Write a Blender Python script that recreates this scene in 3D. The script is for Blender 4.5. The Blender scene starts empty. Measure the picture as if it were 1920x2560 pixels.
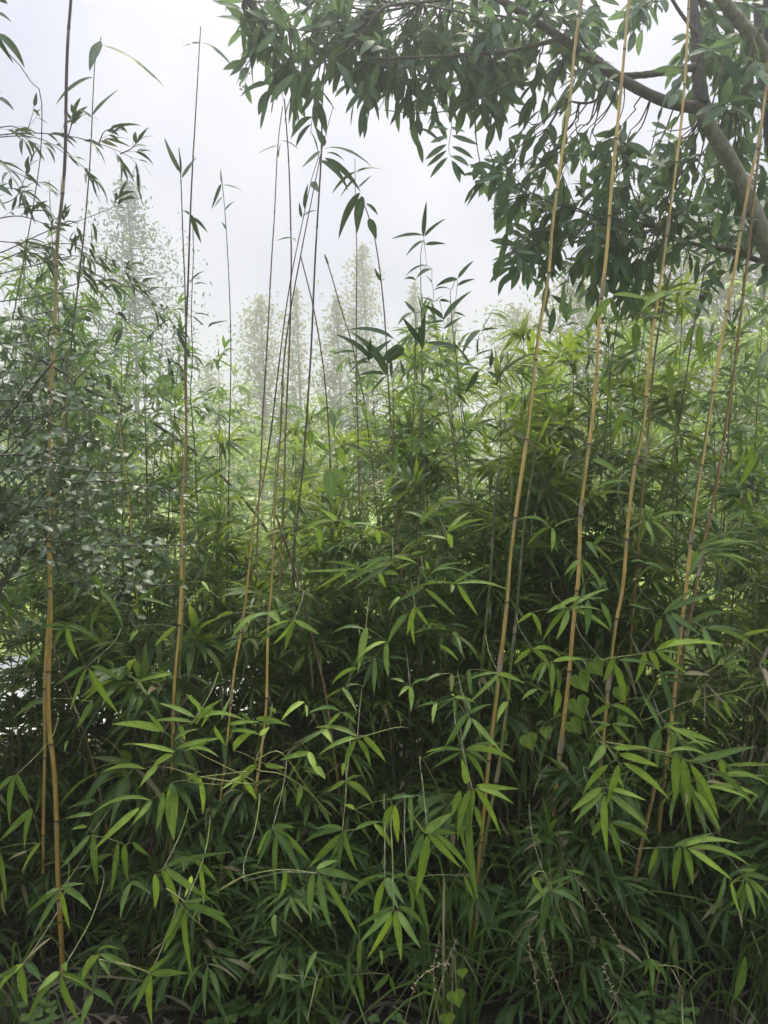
import bpy, math, random
import numpy as np
from mathutils import Vector
R = math.radians
S = bpy.context.scene
rs = np.random.RandomState(7)
random.seed(7)

# ------------------------------------------------------------------ camera
CAM_H = 1.6
PITCH = math.atan(80 / 1849.0)          # looks slightly down
cd = bpy.data.cameras.new('camera'); cam = bpy.data.objects.new('camera', cd)
S.collection.objects.link(cam); S.camera = cam
cd.sensor_fit = 'VERTICAL'; cd.sensor_height = 36; cd.sensor_width = 27; cd.lens = 26
cd.clip_start = 0.05; cd.clip_end = 3000
cam.location = (0, 0, CAM_H); cam.rotation_euler = (R(90) - PITCH, 0, 0)
S.cycles.volume_bounces = 1
S.render.resolution_x = 768; S.render.resolution_y = 1024

# ------------------------------------------------------------------ light
S.view_settings.view_transform = 'Standard'; S.view_settings.look = 'None'
S.view_settings.exposure = 0.43; S.view_settings.gamma = 1; S.view_settings.use_curve_mapping = False
ZEN = 38.0
SUN_EL, SUN_AZ = R(62), R(8)           # high soft sun behind thin cloud; azimuth clockwise from +Y
W = bpy.data.worlds.new('World'); S.world = W; W.use_nodes = True
nt = W.node_tree; nt.nodes.clear()
def N(t, k, **kw):
    n = t.nodes.new(k)
    for a, v in kw.items(): setattr(n, a, v)
    return n
o_ = N(nt, 'ShaderNodeOutputWorld'); bg = N(nt, 'ShaderNodeBackground'); bg.inputs[1].default_value = 0.1
sky = N(nt, 'ShaderNodeTexSky', sky_type='NISHITA', sun_disc=False)
sky.sun_elevation = SUN_EL; sky.sun_rotation = SUN_AZ; sky.dust_density = 4; sky.air_density = 1
tc = N(nt, 'ShaderNodeTexCoord'); sep = N(nt, 'ShaderNodeSeparateXYZ'); nt.links.new(tc.outputs['Generated'], sep.inputs[0])
# overcast: bright overhead, moderate ahead, dim low down behind the camera (woods there)
elev = N(nt, 'ShaderNodeMapRange', interpolation_type='SMOOTHSTEP'); nt.links.new(sep.outputs[2], elev.inputs[0])
elev.inputs[1].default_value = 0.5; elev.inputs[2].default_value = 1.0; elev.inputs[3].default_value = 4.9; elev.inputs[4].default_value = ZEN
back = N(nt, 'ShaderNodeMapRange', interpolation_type='SMOOTHSTEP'); nt.links.new(sep.outputs[1], back.inputs[0])
back.inputs[1].default_value = 0.35; back.inputs[2].default_value = -0.5; back.inputs[3].default_value = 0.0; back.inputs[4].default_value = 1.0
lowz = N(nt, 'ShaderNodeMapRange', interpolation_type='SMOOTHSTEP'); nt.links.new(sep.outputs[2], lowz.inputs[0])
lowz.inputs[1].default_value = 0.85; lowz.inputs[2].default_value = 0.35; lowz.inputs[3].default_value = 0.0; lowz.inputs[4].default_value = 0.9
bm = N(nt, 'ShaderNodeMath', operation='MULTIPLY'); nt.links.new(back.outputs[0], bm.inputs[0]); nt.links.new(lowz.outputs[0], bm.inputs[1])
iv = N(nt, 'ShaderNodeMath', operation='SUBTRACT'); iv.inputs[0].default_value = 1.0; nt.links.new(bm.outputs[0], iv.inputs[1])
kk = N(nt, 'ShaderNodeMath', operation='MULTIPLY'); nt.links.new(elev.outputs[0], kk.inputs[0]); nt.links.new(iv.outputs[0], kk.inputs[1])
nz = N(nt, 'ShaderNodeTexNoise'); nz.inputs['Scale'].default_value = 3.0; nz.inputs['Detail'].default_value = 3; nt.links.new(tc.outputs['Generated'], nz.inputs['Vector'])
cr = N(nt, 'ShaderNodeValToRGB'); nt.links.new(nz.outputs[0], cr.inputs[0])
cr.color_ramp.elements[0].position = 0.35; cr.color_ramp.elements[0].color = (0.55, 0.60, 0.80, 1)
cr.color_ramp.elements[1].position = 0.62; cr.color_ramp.elements[1].color = (0.86, 0.885, .97, 1)
sc = N(nt, 'ShaderNodeVectorMath', operation='SCALE'); nt.links.new(cr.outputs[0], sc.inputs[0]); nt.links.new(kk.outputs[0], sc.inputs['Scale'])
mixs = N(nt, 'ShaderNodeMixRGB'); mixs.inputs[0].default_value = 0.96
nt.links.new(sky.outputs[0], mixs.inputs[1]); nt.links.new(sc.outputs[0], mixs.inputs[2])
nt.links.new(mixs.outputs[0], bg.inputs[0]); nt.links.new(bg.outputs[0], o_.inputs[0])

sl = bpy.data.lights.new('sun', 'SUN'); sl.energy = 4.0; sl.angle = R(10); sl.color = (1.0, 0.91, 0.74)
so = bpy.data.objects.new('sun', sl); S.collection.objects.link(so)
sd = Vector((math.sin(SUN_AZ) * math.cos(SUN_EL), math.cos(SUN_AZ) * math.cos(SUN_EL), math.sin(SUN_EL)))
so.rotation_euler = sd.to_track_quat('Z', 'Y').to_euler(); so.location = sd * 30

# ------------------------------------------------------------------ helpers
F_PX = 1849.0
def at(px, py, Y):
    a = (px - 960) / F_PX; b = (1280 - py) / F_PX
    cp, sp = math.cos(PITCH), math.sin(PITCH)
    d = np.array([a, cp + b * sp, -sp + b * cp])
    return d * (Y / d[1]) + np.array([0, 0, CAM_H])
def nrm(v):
    v = np.asarray(v, float); return v / (np.linalg.norm(v, axis=-1, keepdims=True) + 1e-12)
def tag(o, label=None, cat=None, group=None, kind=None):
    if label: o['label'] = label
    if cat: o['category'] = cat
    if group: o['group'] = group
    if kind: o['kind'] = kind
    return o
def empty(name, loc=(0, 0, 0), rz=0):
    o = bpy.data.objects.new(name, None); o.empty_display_size = 0.1
    S.collection.objects.link(o); o.location = loc; o.rotation_euler = (0, 0, rz); return o
def copy_tree(o, parent=None):
    c = o.copy(); S.collection.objects.link(c); c.parent = parent
    for ch in list(o.children): copy_tree(ch, c)
    return c

class MB:
    """collects vertices, quads and two per-point attributes, then links one mesh object"""
    def __init__(s): s.v = []; s.f = []; s.c = []; s.u = []; s.n = 0
    def add(s, v, f, c, u):
        s.v.append(np.asarray(v, float).reshape(-1, 3)); s.f.append(np.asarray(f, int) + s.n)
        s.c.append(np.asarray(c, float).reshape(-1, 4)); s.u.append(np.asarray(u, float).reshape(-1, 3)); s.n += len(s.v[-1])
    def build(s, name, mat, parent=None, origin=None, smooth=True):
        me = bpy.data.meshes.new(name)
        if s.n:
            v = np.vstack(s.v); c = np.vstack(s.c); u = np.vstack(s.u)
            if origin is not None: v = v - np.asarray(origin)
            f = np.vstack(s.f)
            me.vertices.add(len(v)); me.vertices.foreach_set('co', v.ravel())
            me.loops.add(f.size); me.loops.foreach_set('vertex_index', f.ravel().astype(np.int32))
            me.polygons.add(len(f)); me.polygons.foreach_set('loop_start', np.arange(0, f.size, 4, dtype=np.int32))
            me.polygons.foreach_set('loop_total', np.full(len(f), 4, dtype=np.int32))
            me.polygons.foreach_set('use_smooth', np.full(len(f), smooth))
            me.update(calc_edges=True)
            a = me.attributes.new('tint', 'FLOAT_COLOR', 'POINT'); a.data.foreach_set('color', c.ravel())
            a = me.attributes.new('luv', 'FLOAT_VECTOR', 'POINT'); a.data.foreach_set('vector', u.ravel())
        me.materials.append(mat)
        o = bpy.data.objects.new(name, me); S.collection.objects.link(o)
        if parent is not None: o.parent = parent
        return o

def prof_blade(t):   return np.clip((t / 0.18), 0, 1) ** 0.55 * np.clip((1 - t) / 0.55, 0, 1) ** 0.75
def prof_ellip(t):   return np.sin(np.pi * np.clip(t, 0, 1) ** 0.95) ** 0.75 * (1 - 0.1 * t)
def prof_ovate(t):   return np.sin(np.pi * np.clip(t, 0, 1) ** 1.1) ** 0.6
def prof_heart(t):   return np.where(t < 0.12, 0.75 + t * 2, np.cos((t - 0.12) / 0.88 * np.pi / 2) ** 0.9)
PROF = dict(blade=prof_blade, ellip=prof_ellip, ovate=prof_ovate, heart=prof_heart)

def leaves(mb, B, T, Wd, nh, arch, col, prof='blade', seg=5, fold=0.22, twist=0.25):
    """B,T (n,3) base and tip; Wd full width; nh (n,3) normal hint; arch = bulge of the midrib (fraction of length)"""
    B = np.atleast_2d(B); T = np.atleast_2d(T); n = len(B)
    Wd = np.broadcast_to(Wd, (n,)); arch = np.broadcast_to(arch, (n,))
    d = T - B; L = np.linalg.norm(d, axis=1)
    dn = nrm(d); nh = nh - dn * np.sum(nh * dn, 1, keepdims=True); nn = nrm(nh); sd_ = nrm(np.cross(dn, nn))
    upn = np.array([0, 0, 1.0]) - dn * dn[:, 2:3]; upn = upn + 0.4 * nn
    t = np.linspace(0, 1, seg + 1); w = PROF[prof](t); w[0] = max(w[0] * 0.3, 0.24 if prof == 'blade' else 0.08); w[-1] = 0.02
    tw = rs.uniform(-twist, twist, (n, 1)) * 2
    side_b = rs.uniform(-0.05, 0.05, (n, 1))
    P = np.zeros((n, seg + 1, 3, 3))
    for i, ti in enumerate(t):
        a = 4 * ti ** 0.85 * (1 - ti)
        c = B + d * ti + upn * (arch * L * a)[:, None] + sd_ * (side_b * a * L[:, None])
        ang = tw * (ti - 0.3); s2 = sd_ * np.cos(ang) + nn * np.sin(ang); n2 = nn * np.cos(ang) - sd_ * np.sin(ang)
        hw = (Wd * 0.5 * w[i])[:, None]
        fo = fold * hw
        wob = rs.uniform(-0.08, 0.08, (n, 1)) * hw
        P[:, i, 0] = c - s2 * hw + n2 * (fo + wob); P[:, i, 1] = c; P[:, i, 2] = c + s2 * hw + n2 * (fo - wob)
    idx = np.arange(n * (seg + 1) * 3).reshape(n, seg + 1, 3)
    q = np.stack([idx[:, :-1, :-1], idx[:, :-1, 1:], idx[:, 1:, 1:], idx[:, 1:, :-1]], -1).reshape(-1, 4)
    C = np.broadcast_to(np.asarray(col)[:, None, None, :], (n, seg + 1, 3, 4)).reshape(-1, 4)
    U = np.zeros((n, seg + 1, 3, 3)); U[..., 0] = np.array([-1, 0, 1]); U[..., 1] = t[None, :, None]; U[..., 2] = rs.rand(n)[:, None, None]
    mb.add(P.reshape(-1, 3), q, C, U.reshape(-1, 3))

def cols(n, hue=(0, 1), bright=(0, 0.25), dry=0.04):
    c = np.zeros((n, 4)); c[:, 0] = rs.uniform(*hue, n); c[:, 1] = (rs.rand(n) < dry) * rs.uniform(0.4, 1, n)
    c[:, 2] = rs.uniform(*bright, n); c[:, 3] = 1; return c

def tube(mb, P, rad, k=6, col=(0.5, 0, 0, 1), uz=0.0, nodes=None, C=None):
    P = np.asarray(P, float); m = len(P); rad = np.broadcast_to(rad, (m,))
    tg = nrm(np.gradient(P, axis=0)); ref = np.array([0.0, 1, 0]) if abs(tg[0][1]) < 0.9 else np.array([1.0, 0, 0])
    a = nrm(np.cross(tg, ref)); b = np.cross(tg, a)
    th = np.linspace(0, 2 * np.pi, k, endpoint=False)
    V = P[:, None] + rad[:, None, None] * (a[:, None] * np.cos(th)[None, :, None] + b[:, None] * np.sin(th)[None, :, None])
    i = np.arange(m * k).reshape(m, k); j = np.roll(i, -1, 1)
    q = np.stack([i[:-1], j[:-1], j[1:], i[1:]], -1).reshape(-1, 4)
    if C is None: C = np.broadcast_to(np.asarray(col, float), (m, k, 4))
    else: C = np.broadcast_to(np.asarray(C)[:, None, :], (m, k, 4))
    U = np.zeros((m, k, 3)); U[..., 0] = np.cos(th)[None]; U[..., 1] = np.linspace(0, 1, m)[:, None]; U[..., 2] = np.sin(th)[None]
    mb.add(V.reshape(-1, 3), q, C.reshape(-1, 4), U.reshape(-1, 3))

def smooth(P, n=24):
    """Catmull-Rom resample through points, evenly by chord"""
    P = np.asarray(P, float)
    if len(P) == 2: return P[0] + (P[1] - P[0]) * np.linspace(0, 1, n)[:, None]
    Q = np.vstack([2 * P[0] - P[1], P, 2 * P[-1] - P[-2]])
    d = np.r_[0, np.cumsum(np.linalg.norm(np.diff(P, axis=0), axis=1))]
    out = []
    for s_ in np.linspace(0, d[-1], n):
        i = min(np.searchsorted(d, s_, 'right') - 1, len(P) - 2); u = (s_ - d[i]) / (d[i + 1] - d[i] + 1e-9)
        p0, p1, p2, p3 = Q[i], Q[i + 1], Q[i + 2], Q[i + 3]
        out.append(0.5 * ((2 * p1) + (p2 - p0) * u + (2 * p0 - 5 * p1 + 4 * p2 - p3) * u * u + (3 * p1 - p0 - 3 * p2 + p3) * u ** 3))
    return np.array(out)

# ------------------------------------------------------------------ materials
def new_mat(name):
    m = bpy.data.materials.new(name); m.use_nodes = True; t = m.node_tree; t.nodes.clear()
    return m, t, t.links.new, N(t, 'ShaderNodeOutputMaterial')
def ramp(t, stops):
    r = N(t, 'ShaderNodeValToRGB'); e = r.color_ramp.elements
    e[0].position, e[0].color = stops[0][0], (*stops[0][1], 1); e[1].position, e[1].color = stops[-1][0], (*stops[-1][1], 1)
    for p, c in stops[1:-1]:
        x = e.new(p); x.color = (*c, 1)
    return r
def leaf_mat(name, stops, young, under, rough=0.42, transl=0.3, trcol=(0.22, 0.38, 0.04), spec=0.5, veins=9, dry=(0.42, 0.33, 0.2), rib=0.25, tip=0.91):
    m, t, Lk, out = new_mat(name)
    at_ = N(t, 'ShaderNodeAttribute', attribute_name='tint'); uv = N(t, 'ShaderNodeAttribute', attribute_name='luv')
    sc_ = N(t, 'ShaderNodeSeparateColor'); Lk(at_.outputs['Color'], sc_.inputs[0])
    su = N(t, 'ShaderNodeSeparateXYZ'); Lk(uv.outputs['Vector'], su.inputs[0])
    rp = ramp(t, stops); Lk(sc_.outputs[0], rp.inputs[0])
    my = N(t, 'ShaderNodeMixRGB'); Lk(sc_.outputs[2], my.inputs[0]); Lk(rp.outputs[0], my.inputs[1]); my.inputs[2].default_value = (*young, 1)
    # parallel veins + midrib
    ab = N(t, 'ShaderNodeMath', operation='ABSOLUTE'); Lk(su.outputs[0], ab.inputs[0])
    ml = N(t, 'ShaderNodeMath', operation='MULTIPLY'); Lk(ab.outputs[0], ml.inputs[0]); ml.inputs[1].default_value = veins * 3.14
    sn = N(t, 'ShaderNodeMath', operation='SINE'); Lk(ml.outputs[0], sn.inputs[0])
    vm = N(t, 'ShaderNodeMapRange'); Lk(sn.outputs[0], vm.inputs[0]); vm.inputs[1].default_value = -1; vm.inputs[2].default_value = 1; vm.inputs[3].default_value = 0.84; vm.inputs[4].default_value = 1.12
    vs = N(t, 'ShaderNodeVectorMath', operation='SCALE'); Lk(my.outputs[0], vs.inputs[0]); Lk(vm.outputs[0], vs.inputs['Scale'])
    rb = N(t, 'ShaderNodeMapRange'); Lk(ab.outputs[0], rb.inputs[0]); rb.inputs[1].default_value = 0.0; rb.inputs[2].default_value = 0.13; rb.inputs[3].default_value = rib; rb.inputs[4].default_value = 0
    mr = N(t, 'ShaderNodeMixRGB'); Lk(rb.outputs[0], mr.inputs[0]); Lk(vs.outputs[0], mr.inputs[1]); mr.inputs[2].default_value = (*[min(1, y * 1.7 + 0.03) for y in young], 1)
    # blotches
    nz_ = N(t, 'ShaderNodeTexNoise'); nz_.inputs['Scale'].default_value = 35; nz_.inputs['Detail'].default_value = 3
    tcn = N(t, 'ShaderNodeTexCoord'); Lk(tcn.outputs['Object'], nz_.inputs['Vector'])
    nm = N(t, 'ShaderNodeMapRange'); Lk(nz_.outputs[0], nm.inputs[0]); nm.inputs[1].default_value = 0.3; nm.inputs[2].default_value = 0.7; nm.inputs[3].default_value = 0.78; nm.inputs[4].default_value = 1.2
    ns = N(t, 'ShaderNodeVectorMath', operation='SCALE'); Lk(mr.outputs[0], ns.inputs[0]); Lk(nm.outputs[0], ns.inputs['Scale'])
    # withered tips / whole dry leaves
    tp = N(t, 'ShaderNodeMapRange'); Lk(su.outputs[1], tp.inputs[0]); tp.inputs[1].default_value = tip; tp.inputs[2].default_value = 1.0
    gt = N(t, 'ShaderNodeMath', operation='GREATER_THAN'); Lk(su.outputs[2], gt.inputs[0]); gt.inputs[1].default_value = 0.5
    tm = N(t, 'ShaderNodeMath', operation='MULTIPLY'); Lk(tp.outputs[0], tm.inputs[0]); Lk(gt.outputs[0], tm.inputs[1])
    dm = N(t, 'ShaderNodeMath', operation='MAXIMUM'); Lk(tm.outputs[0], dm.inputs[0]); Lk(sc_.outputs[1], dm.inputs[1])
    md = N(t, 'ShaderNodeMixRGB'); Lk(dm.outputs[0], md.inputs[0]); Lk(ns.outputs[0], md.inputs[1]); md.inputs[2].default_value = (*dry, 1)
    # paler underside
    ge = N(t, 'ShaderNodeNewGeometry'); mu = N(t, 'ShaderNodeMath', operation='MULTIPLY'); Lk(ge.outputs['Backfacing'], mu.inputs[0]); mu.inputs[1].default_value = 0.55
    mb_ = N(t, 'ShaderNodeMixRGB'); Lk(mu.outputs[0], mb_.inputs[0]); Lk(md.outputs[0], mb_.inputs[1]); mb_.inputs[2].default_value = (*under, 1)
    bp = N(t, 'ShaderNodeBump'); bp.inputs['Strength'].default_value = 0.25; bp.inputs['Distance'].default_value = 0.002; Lk(sn.outputs[0], bp.inputs['Height'])
    pr = N(t, 'ShaderNodeBsdfPrincipled'); Lk(mb_.outputs[0], pr.inputs['Base Color']); pr.inputs['Roughness'].default_value = rough
    pr.inputs['Specular IOR Level'].default_value = spec; Lk(bp.outputs[0], pr.inputs['Normal'])
    tr = N(t, 'ShaderNodeBsdfTranslucent'); mt = N(t, 'ShaderNodeMixRGB'); mt.inputs[0].default_value = 0.6; Lk(md.outputs[0], mt.inputs[1]); mt.inputs[2].default_value = (*trcol, 1); Lk(mt.outputs[0], tr.inputs[0])
    ms = N(t, 'ShaderNodeMixShader'); ms.inputs[0].default_value = transl; Lk(pr.outputs[0], ms.inputs[1]); Lk(tr.outputs[0], ms.inputs[2]); Lk(ms.outputs[0], out.inputs[0])
    return m
def noise_mat(name, c1, c2, scale=8, rough=0.9, bump=0.4, c3=None, dist=0.02, metal=0, spec=0.3, stretch=(1, 1, 1)):
    m, t, Lk, out = new_mat(name)
    tcn = N(t, 'ShaderNodeTexCoord'); mp = N(t, 'ShaderNodeMapping'); mp.inputs['Scale'].default_value = stretch; Lk(tcn.outputs['Object'], mp.inputs[0])
    nz_ = N(t, 'ShaderNodeTexNoise'); nz_.inputs['Scale'].default_value = scale; nz_.inputs['Detail'].default_value = 8; nz_.inputs['Roughness'].default_value = 0.65; Lk(mp.outputs[0], nz_.inputs['Vector'])
    st = [(0.32, c1), (0.68, c2)] if c3 is None else [(0.3, c1), (0.52, c2), (0.72, c3)]
    rp = ramp(t, st); Lk(nz_.outputs[0], rp.inputs[0])
    bp = N(t, 'ShaderNodeBump'); bp.inputs['Strength'].default_value = bump; bp.inputs['Distance'].default_value = dist; Lk(nz_.outputs[0], bp.inputs['Height'])
    pr = N(t, 'ShaderNodeBsdfPrincipled'); Lk(rp.outputs[0], pr.inputs['Base Color']); pr.inputs['Roughness'].default_value = rough; pr.inputs['Specular IOR Level'].default_value = spec
    Lk(bp.outputs[0], pr.inputs['Normal']); Lk(pr.outputs[0], out.inputs[0]); return m
def culm_mat(name, low, mid, top, green):
    """tint.r position inside the internode, tint.g height along the cane, tint.b random"""
    m, t, Lk, out = new_mat(name)
    at_ = N(t, 'ShaderNodeAttribute', attribute_name='tint'); uv = N(t, 'ShaderNodeAttribute', attribute_name='luv')
    sc_ = N(t, 'ShaderNodeSeparateColor'); Lk(at_.outputs['Color'], sc_.inputs[0])
    su = N(t, 'ShaderNodeSeparateXYZ'); Lk(uv.outputs['Vector'], su.inputs[0])
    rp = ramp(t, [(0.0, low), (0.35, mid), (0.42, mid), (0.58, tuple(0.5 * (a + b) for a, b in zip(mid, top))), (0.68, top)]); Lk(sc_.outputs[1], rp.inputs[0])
    tcn = N(t, 'ShaderNodeTexCoord'); mp = N(t, 'ShaderNodeMapping'); mp.inputs['Scale'].default_value = (1, 1, 0.12); Lk(tcn.outputs['Object'], mp.inputs[0])
    nz_ = N(t, 'ShaderNodeTexNoise'); nz_.inputs['Scale'].default_value = 130; nz_.inputs['Detail'].default_value = 5; Lk(mp.outputs[0], nz_.inputs['Vector'])
    # groove side of alternate internodes is green
    g1 = N(t, 'ShaderNodeMapRange'); Lk(su.outputs[0], g1.inputs[0]); g1.inputs[1].default_value = 0.3; g1.inputs[2].default_value = 0.6
    g2 = N(t, 'ShaderNodeMath', operation='MULTIPLY'); Lk(g1.outputs[0], g2.inputs[0]); Lk(sc_.outputs[2], g2.inputs[1])
    mg = N(t, 'ShaderNodeMixRGB'); Lk(g2.outputs[0], mg.inputs[0]); Lk(rp.outputs[0], mg.inputs[1]); mg.inputs[2].default_value = (*green, 1)
    nm = N(t, 'ShaderNodeMapRange'); Lk(nz_.outputs[0], nm.inputs[0]); nm.inputs[1].default_value = 0.3; nm.inputs[2].default_value = 0.7; nm.inputs[3].default_value = 0.72; nm.inputs[4].default_value = 1.2
    ns = N(t, 'ShaderNodeVectorMath', operation='SCALE'); Lk(mg.outputs[0], ns.inputs[0]); Lk(nm.outputs[0], ns.inputs['Scale'])
    # pale bloom under each node, dark scar at it
    bl = N(t, 'ShaderNodeMapRange'); Lk(sc_.outputs[0], bl.inputs[0]); bl.inputs[1].default_value = 0.80; bl.inputs[2].default_value = 0.95; bl.inputs[3].default_value = 0; bl.inputs[4].default_value = 0.45
    m1 = N(t, 'ShaderNodeMixRGB'); Lk(bl.outputs[0], m1.inputs[0]); Lk(ns.outputs[0], m1.inputs[1]); m1.inputs[2].default_value = (0.42, 0.38, 0.32, 1)
    dk = N(t, 'ShaderNodeMapRange'); Lk(sc_.outputs[0], dk.inputs[0]); dk.inputs[1].default_value = 0.965; dk.inputs[2].default_value = 0.985; dk.inputs[3].default_value = 0; dk.inputs[4].default_value = 0.85
    m2 = N(t, 'ShaderNodeMixRGB'); Lk(dk.outputs[0], m2.inputs[0]); Lk(m1.outputs[0], m2.inputs[1]); m2.inputs[2].default_value = (0.07, 0.045, 0.03, 1)
    pr = N(t, 'ShaderNodeBsdfPrincipled'); Lk(m2.outputs[0], pr.inputs['Base Color']); pr.inputs['Roughness'].default_value = 0.42
    bp = N(t, 'ShaderNodeBump'); bp.inputs['Strength'].default_value = 0.15; bp.inputs['Distance'].default_value = 0.002; Lk(nz_.outputs[0], bp.inputs['Height']); Lk(bp.outputs[0], pr.inputs['Normal'])
    Lk(pr.outputs[0], out.inputs[0]); return m

M = {}
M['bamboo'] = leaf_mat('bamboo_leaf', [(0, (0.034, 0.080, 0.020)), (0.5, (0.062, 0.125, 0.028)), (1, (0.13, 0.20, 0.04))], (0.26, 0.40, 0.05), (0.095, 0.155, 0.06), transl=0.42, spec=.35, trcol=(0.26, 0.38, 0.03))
M['bamboo_front'] = leaf_mat('front_bamboo_leaf', [(0, (0.042, 0.10, 0.028)), (0.5, (0.075, 0.155, 0.035)), (1, (0.14, 0.235, 0.05))], (0.40, 0.56, 0.06), (0.13, 0.21, 0.08), transl=0.38, spec=.4, trcol=(0.30, 0.48, 0.04))  # lighter green copy of the thicket leaf for the front sprays
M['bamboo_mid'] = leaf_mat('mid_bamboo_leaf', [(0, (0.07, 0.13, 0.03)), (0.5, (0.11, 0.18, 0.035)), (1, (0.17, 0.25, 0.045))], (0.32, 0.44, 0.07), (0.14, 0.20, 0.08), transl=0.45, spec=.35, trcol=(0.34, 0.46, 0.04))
M['bamboo_sky'] = leaf_mat('painted_silhouette_leaf', [(0, (0.040, 0.085, 0.035)), (1, (0.085, 0.14, 0.05))], (0.13, 0.21, 0.05), (0.08, 0.12, 0.06), transl=0.14, spec=.3, trcol=(0.12, 0.2, 0.04))  # darker copy of the leaf; backlit silhouette painted into its colour
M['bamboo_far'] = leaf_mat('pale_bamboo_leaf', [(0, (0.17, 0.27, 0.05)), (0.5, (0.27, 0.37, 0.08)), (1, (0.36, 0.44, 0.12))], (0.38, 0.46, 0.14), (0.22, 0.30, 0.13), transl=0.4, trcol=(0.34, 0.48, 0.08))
M['fine'] = leaf_mat('fine_bamboo_leaf', [(0, (0.06, 0.12, 0.05)), (0.5, (0.09, 0.17, 0.05)), (1, (0.13, 0.22, 0.06))], (0.24, 0.36, 0.08), (0.14, 0.20, 0.11), transl=0.35)
M['tree_leaf'] = leaf_mat('tree_leaf', [(0, (0.055, 0.12, 0.075)), (0.5, (0.08, 0.155, 0.09)), (1, (0.12, 0.20, 0.09))], (0.14, 0.22, 0.06), (0.10, 0.14, 0.09), rough=0.5, spec=.3, transl=0.42, trcol=(0.18, 0.28, 0.08), veins=4, rib=0.35, tip=0.99)
M['shrub_leaf'] = leaf_mat('shrub_leaf', [(0, (0.035, 0.07, 0.02)), (0.6, (0.06, 0.105, 0.03)), (1, (0.11, 0.16, 0.06))], (0.26, 0.32, 0.17), (0.15, 0.20, 0.11), rough=0.36, transl=0.15, trcol=(0.12, 0.22, 0.04), veins=3, rib=0.4, tip=0.99)
M['vine_leaf'] = leaf_mat('vine_leaf', [(0, (0.12, 0.20, 0.03)), (1, (0.20, 0.29, 0.05))], (0.26, 0.36, 0.06), (0.2, 0.28, 0.1), rough=0.6, transl=0.35, veins=3, rib=0.3, tip=0.95)
M['dry_leaf'] = leaf_mat('dry_leaf', [(0, (0.03, 0.023, 0.015)), (0.75, (0.07, 0.055, 0.035)), (1, (0.22, 0.18, 0.13))], (0.5, 0.44, 0.33), (0.3, 0.25, 0.18), rough=0.8, transl=0.1, trcol=(0.3, 0.22, 0.1), spec=0.2)
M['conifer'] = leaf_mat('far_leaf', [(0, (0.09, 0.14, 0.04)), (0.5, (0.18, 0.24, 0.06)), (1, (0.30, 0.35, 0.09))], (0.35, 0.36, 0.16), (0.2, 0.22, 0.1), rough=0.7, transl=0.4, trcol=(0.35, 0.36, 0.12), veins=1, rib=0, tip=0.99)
M['conifer_grey'] = leaf_mat('grey_needles', [(0, (0.045, 0.075, 0.045)), (1, (0.10, 0.14, 0.08))], (0.15, 0.17, 0.12), (0.12, 0.14, 0.11), rough=0.7, transl=0.25, veins=1, rib=0, tip=0.99)
M['grass'] = leaf_mat('grass_blade', [(0, (0.035, 0.08, 0.015)), (1, (0.08, 0.15, 0.03))], (0.2, 0.32, 0.05), (0.1, 0.16, 0.06), rough=0.5, transl=0.3)
M['culm'] = culm_mat('yellow_cane', (0.48, 0.29, 0.06), (0.82, 0.54, 0.17), (0.085, 0.065, 0.07), (0.16, 0.19, 0.04))  # dark top: own purple-brown plus backlighting against the sky put into the colour
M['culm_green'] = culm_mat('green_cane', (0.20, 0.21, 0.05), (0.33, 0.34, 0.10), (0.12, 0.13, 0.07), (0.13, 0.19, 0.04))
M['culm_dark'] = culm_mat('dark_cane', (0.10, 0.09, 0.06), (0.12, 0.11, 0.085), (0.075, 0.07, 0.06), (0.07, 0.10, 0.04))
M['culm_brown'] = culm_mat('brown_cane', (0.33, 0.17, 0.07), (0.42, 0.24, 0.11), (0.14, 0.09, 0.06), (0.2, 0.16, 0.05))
M['stem'] = noise_mat('thin_stem', (0.09, 0.08, 0.035), (0.18, 0.14, 0.07), 40, 0.6, 0.1)
M['twig'] = noise_mat('pale_twig', (0.28, 0.24, 0.12), (0.42, 0.36, 0.18), 40, 0.6, 0.1)
M['sheath'] = noise_mat('papery_sheath', (0.34, 0.25, 0.17), (0.60, 0.50, 0.38), 60, 0.75, 0.2, stretch=(1, 1, 0.2))
M['bark'] = noise_mat('grey_bark', (0.16, 0.15, 0.13), (0.42, 0.40, 0.36), 34, 0.85, 0.5, dist=0.01, stretch=(1, 1, 0.5))
M['bark_dark'] = noise_mat('dark_bark', (0.05, 0.045, 0.045), (0.13, 0.115, 0.11), 26, 0.9, 0.8, dist=0.02, stretch=(1, 1, 0.3))
M['branch'] = noise_mat('brown_branch', (0.08, 0.072, 0.065), (0.17, 0.15, 0.13), 40, 0.8, 0.3)
M['far_trunk'] = noise_mat('far_trunk', (0.12, 0.10, 0.08), (0.22, 0.19, 0.15), 10, 0.9, 0.3)
M['berry'] = noise_mat('berry', (0.03, 0.045, 0.03), (0.07, 0.08, 0.045), 30, 0.4, 0.1)
M['soil'] = noise_mat('shaded_soil', (0.012, 0.010, 0.007), (0.028, 0.022, 0.015), 14, 0.95, 0.8, c3=(0.055, 0.043, 0.028), dist=0.03)
M['meadow'] = noise_mat('meadow', (0.12, 0.19, 0.03), (0.24, 0.32, 0.06), 1.2, 0.9, 0.6, c3=(0.34, 0.38, 0.12), dist=0.1)
M['hill'] = noise_mat('hill', (0.06, 0.09, 0.05), (0.10, 0.13, 0.07), 0.05, 0.95, 0.3, dist=3)
M['concrete'] = noise_mat('pale_concrete', (0.42, 0.41, 0.38), (0.56, 0.55, 0.52), 6, 0.9, 0.2)

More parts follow.
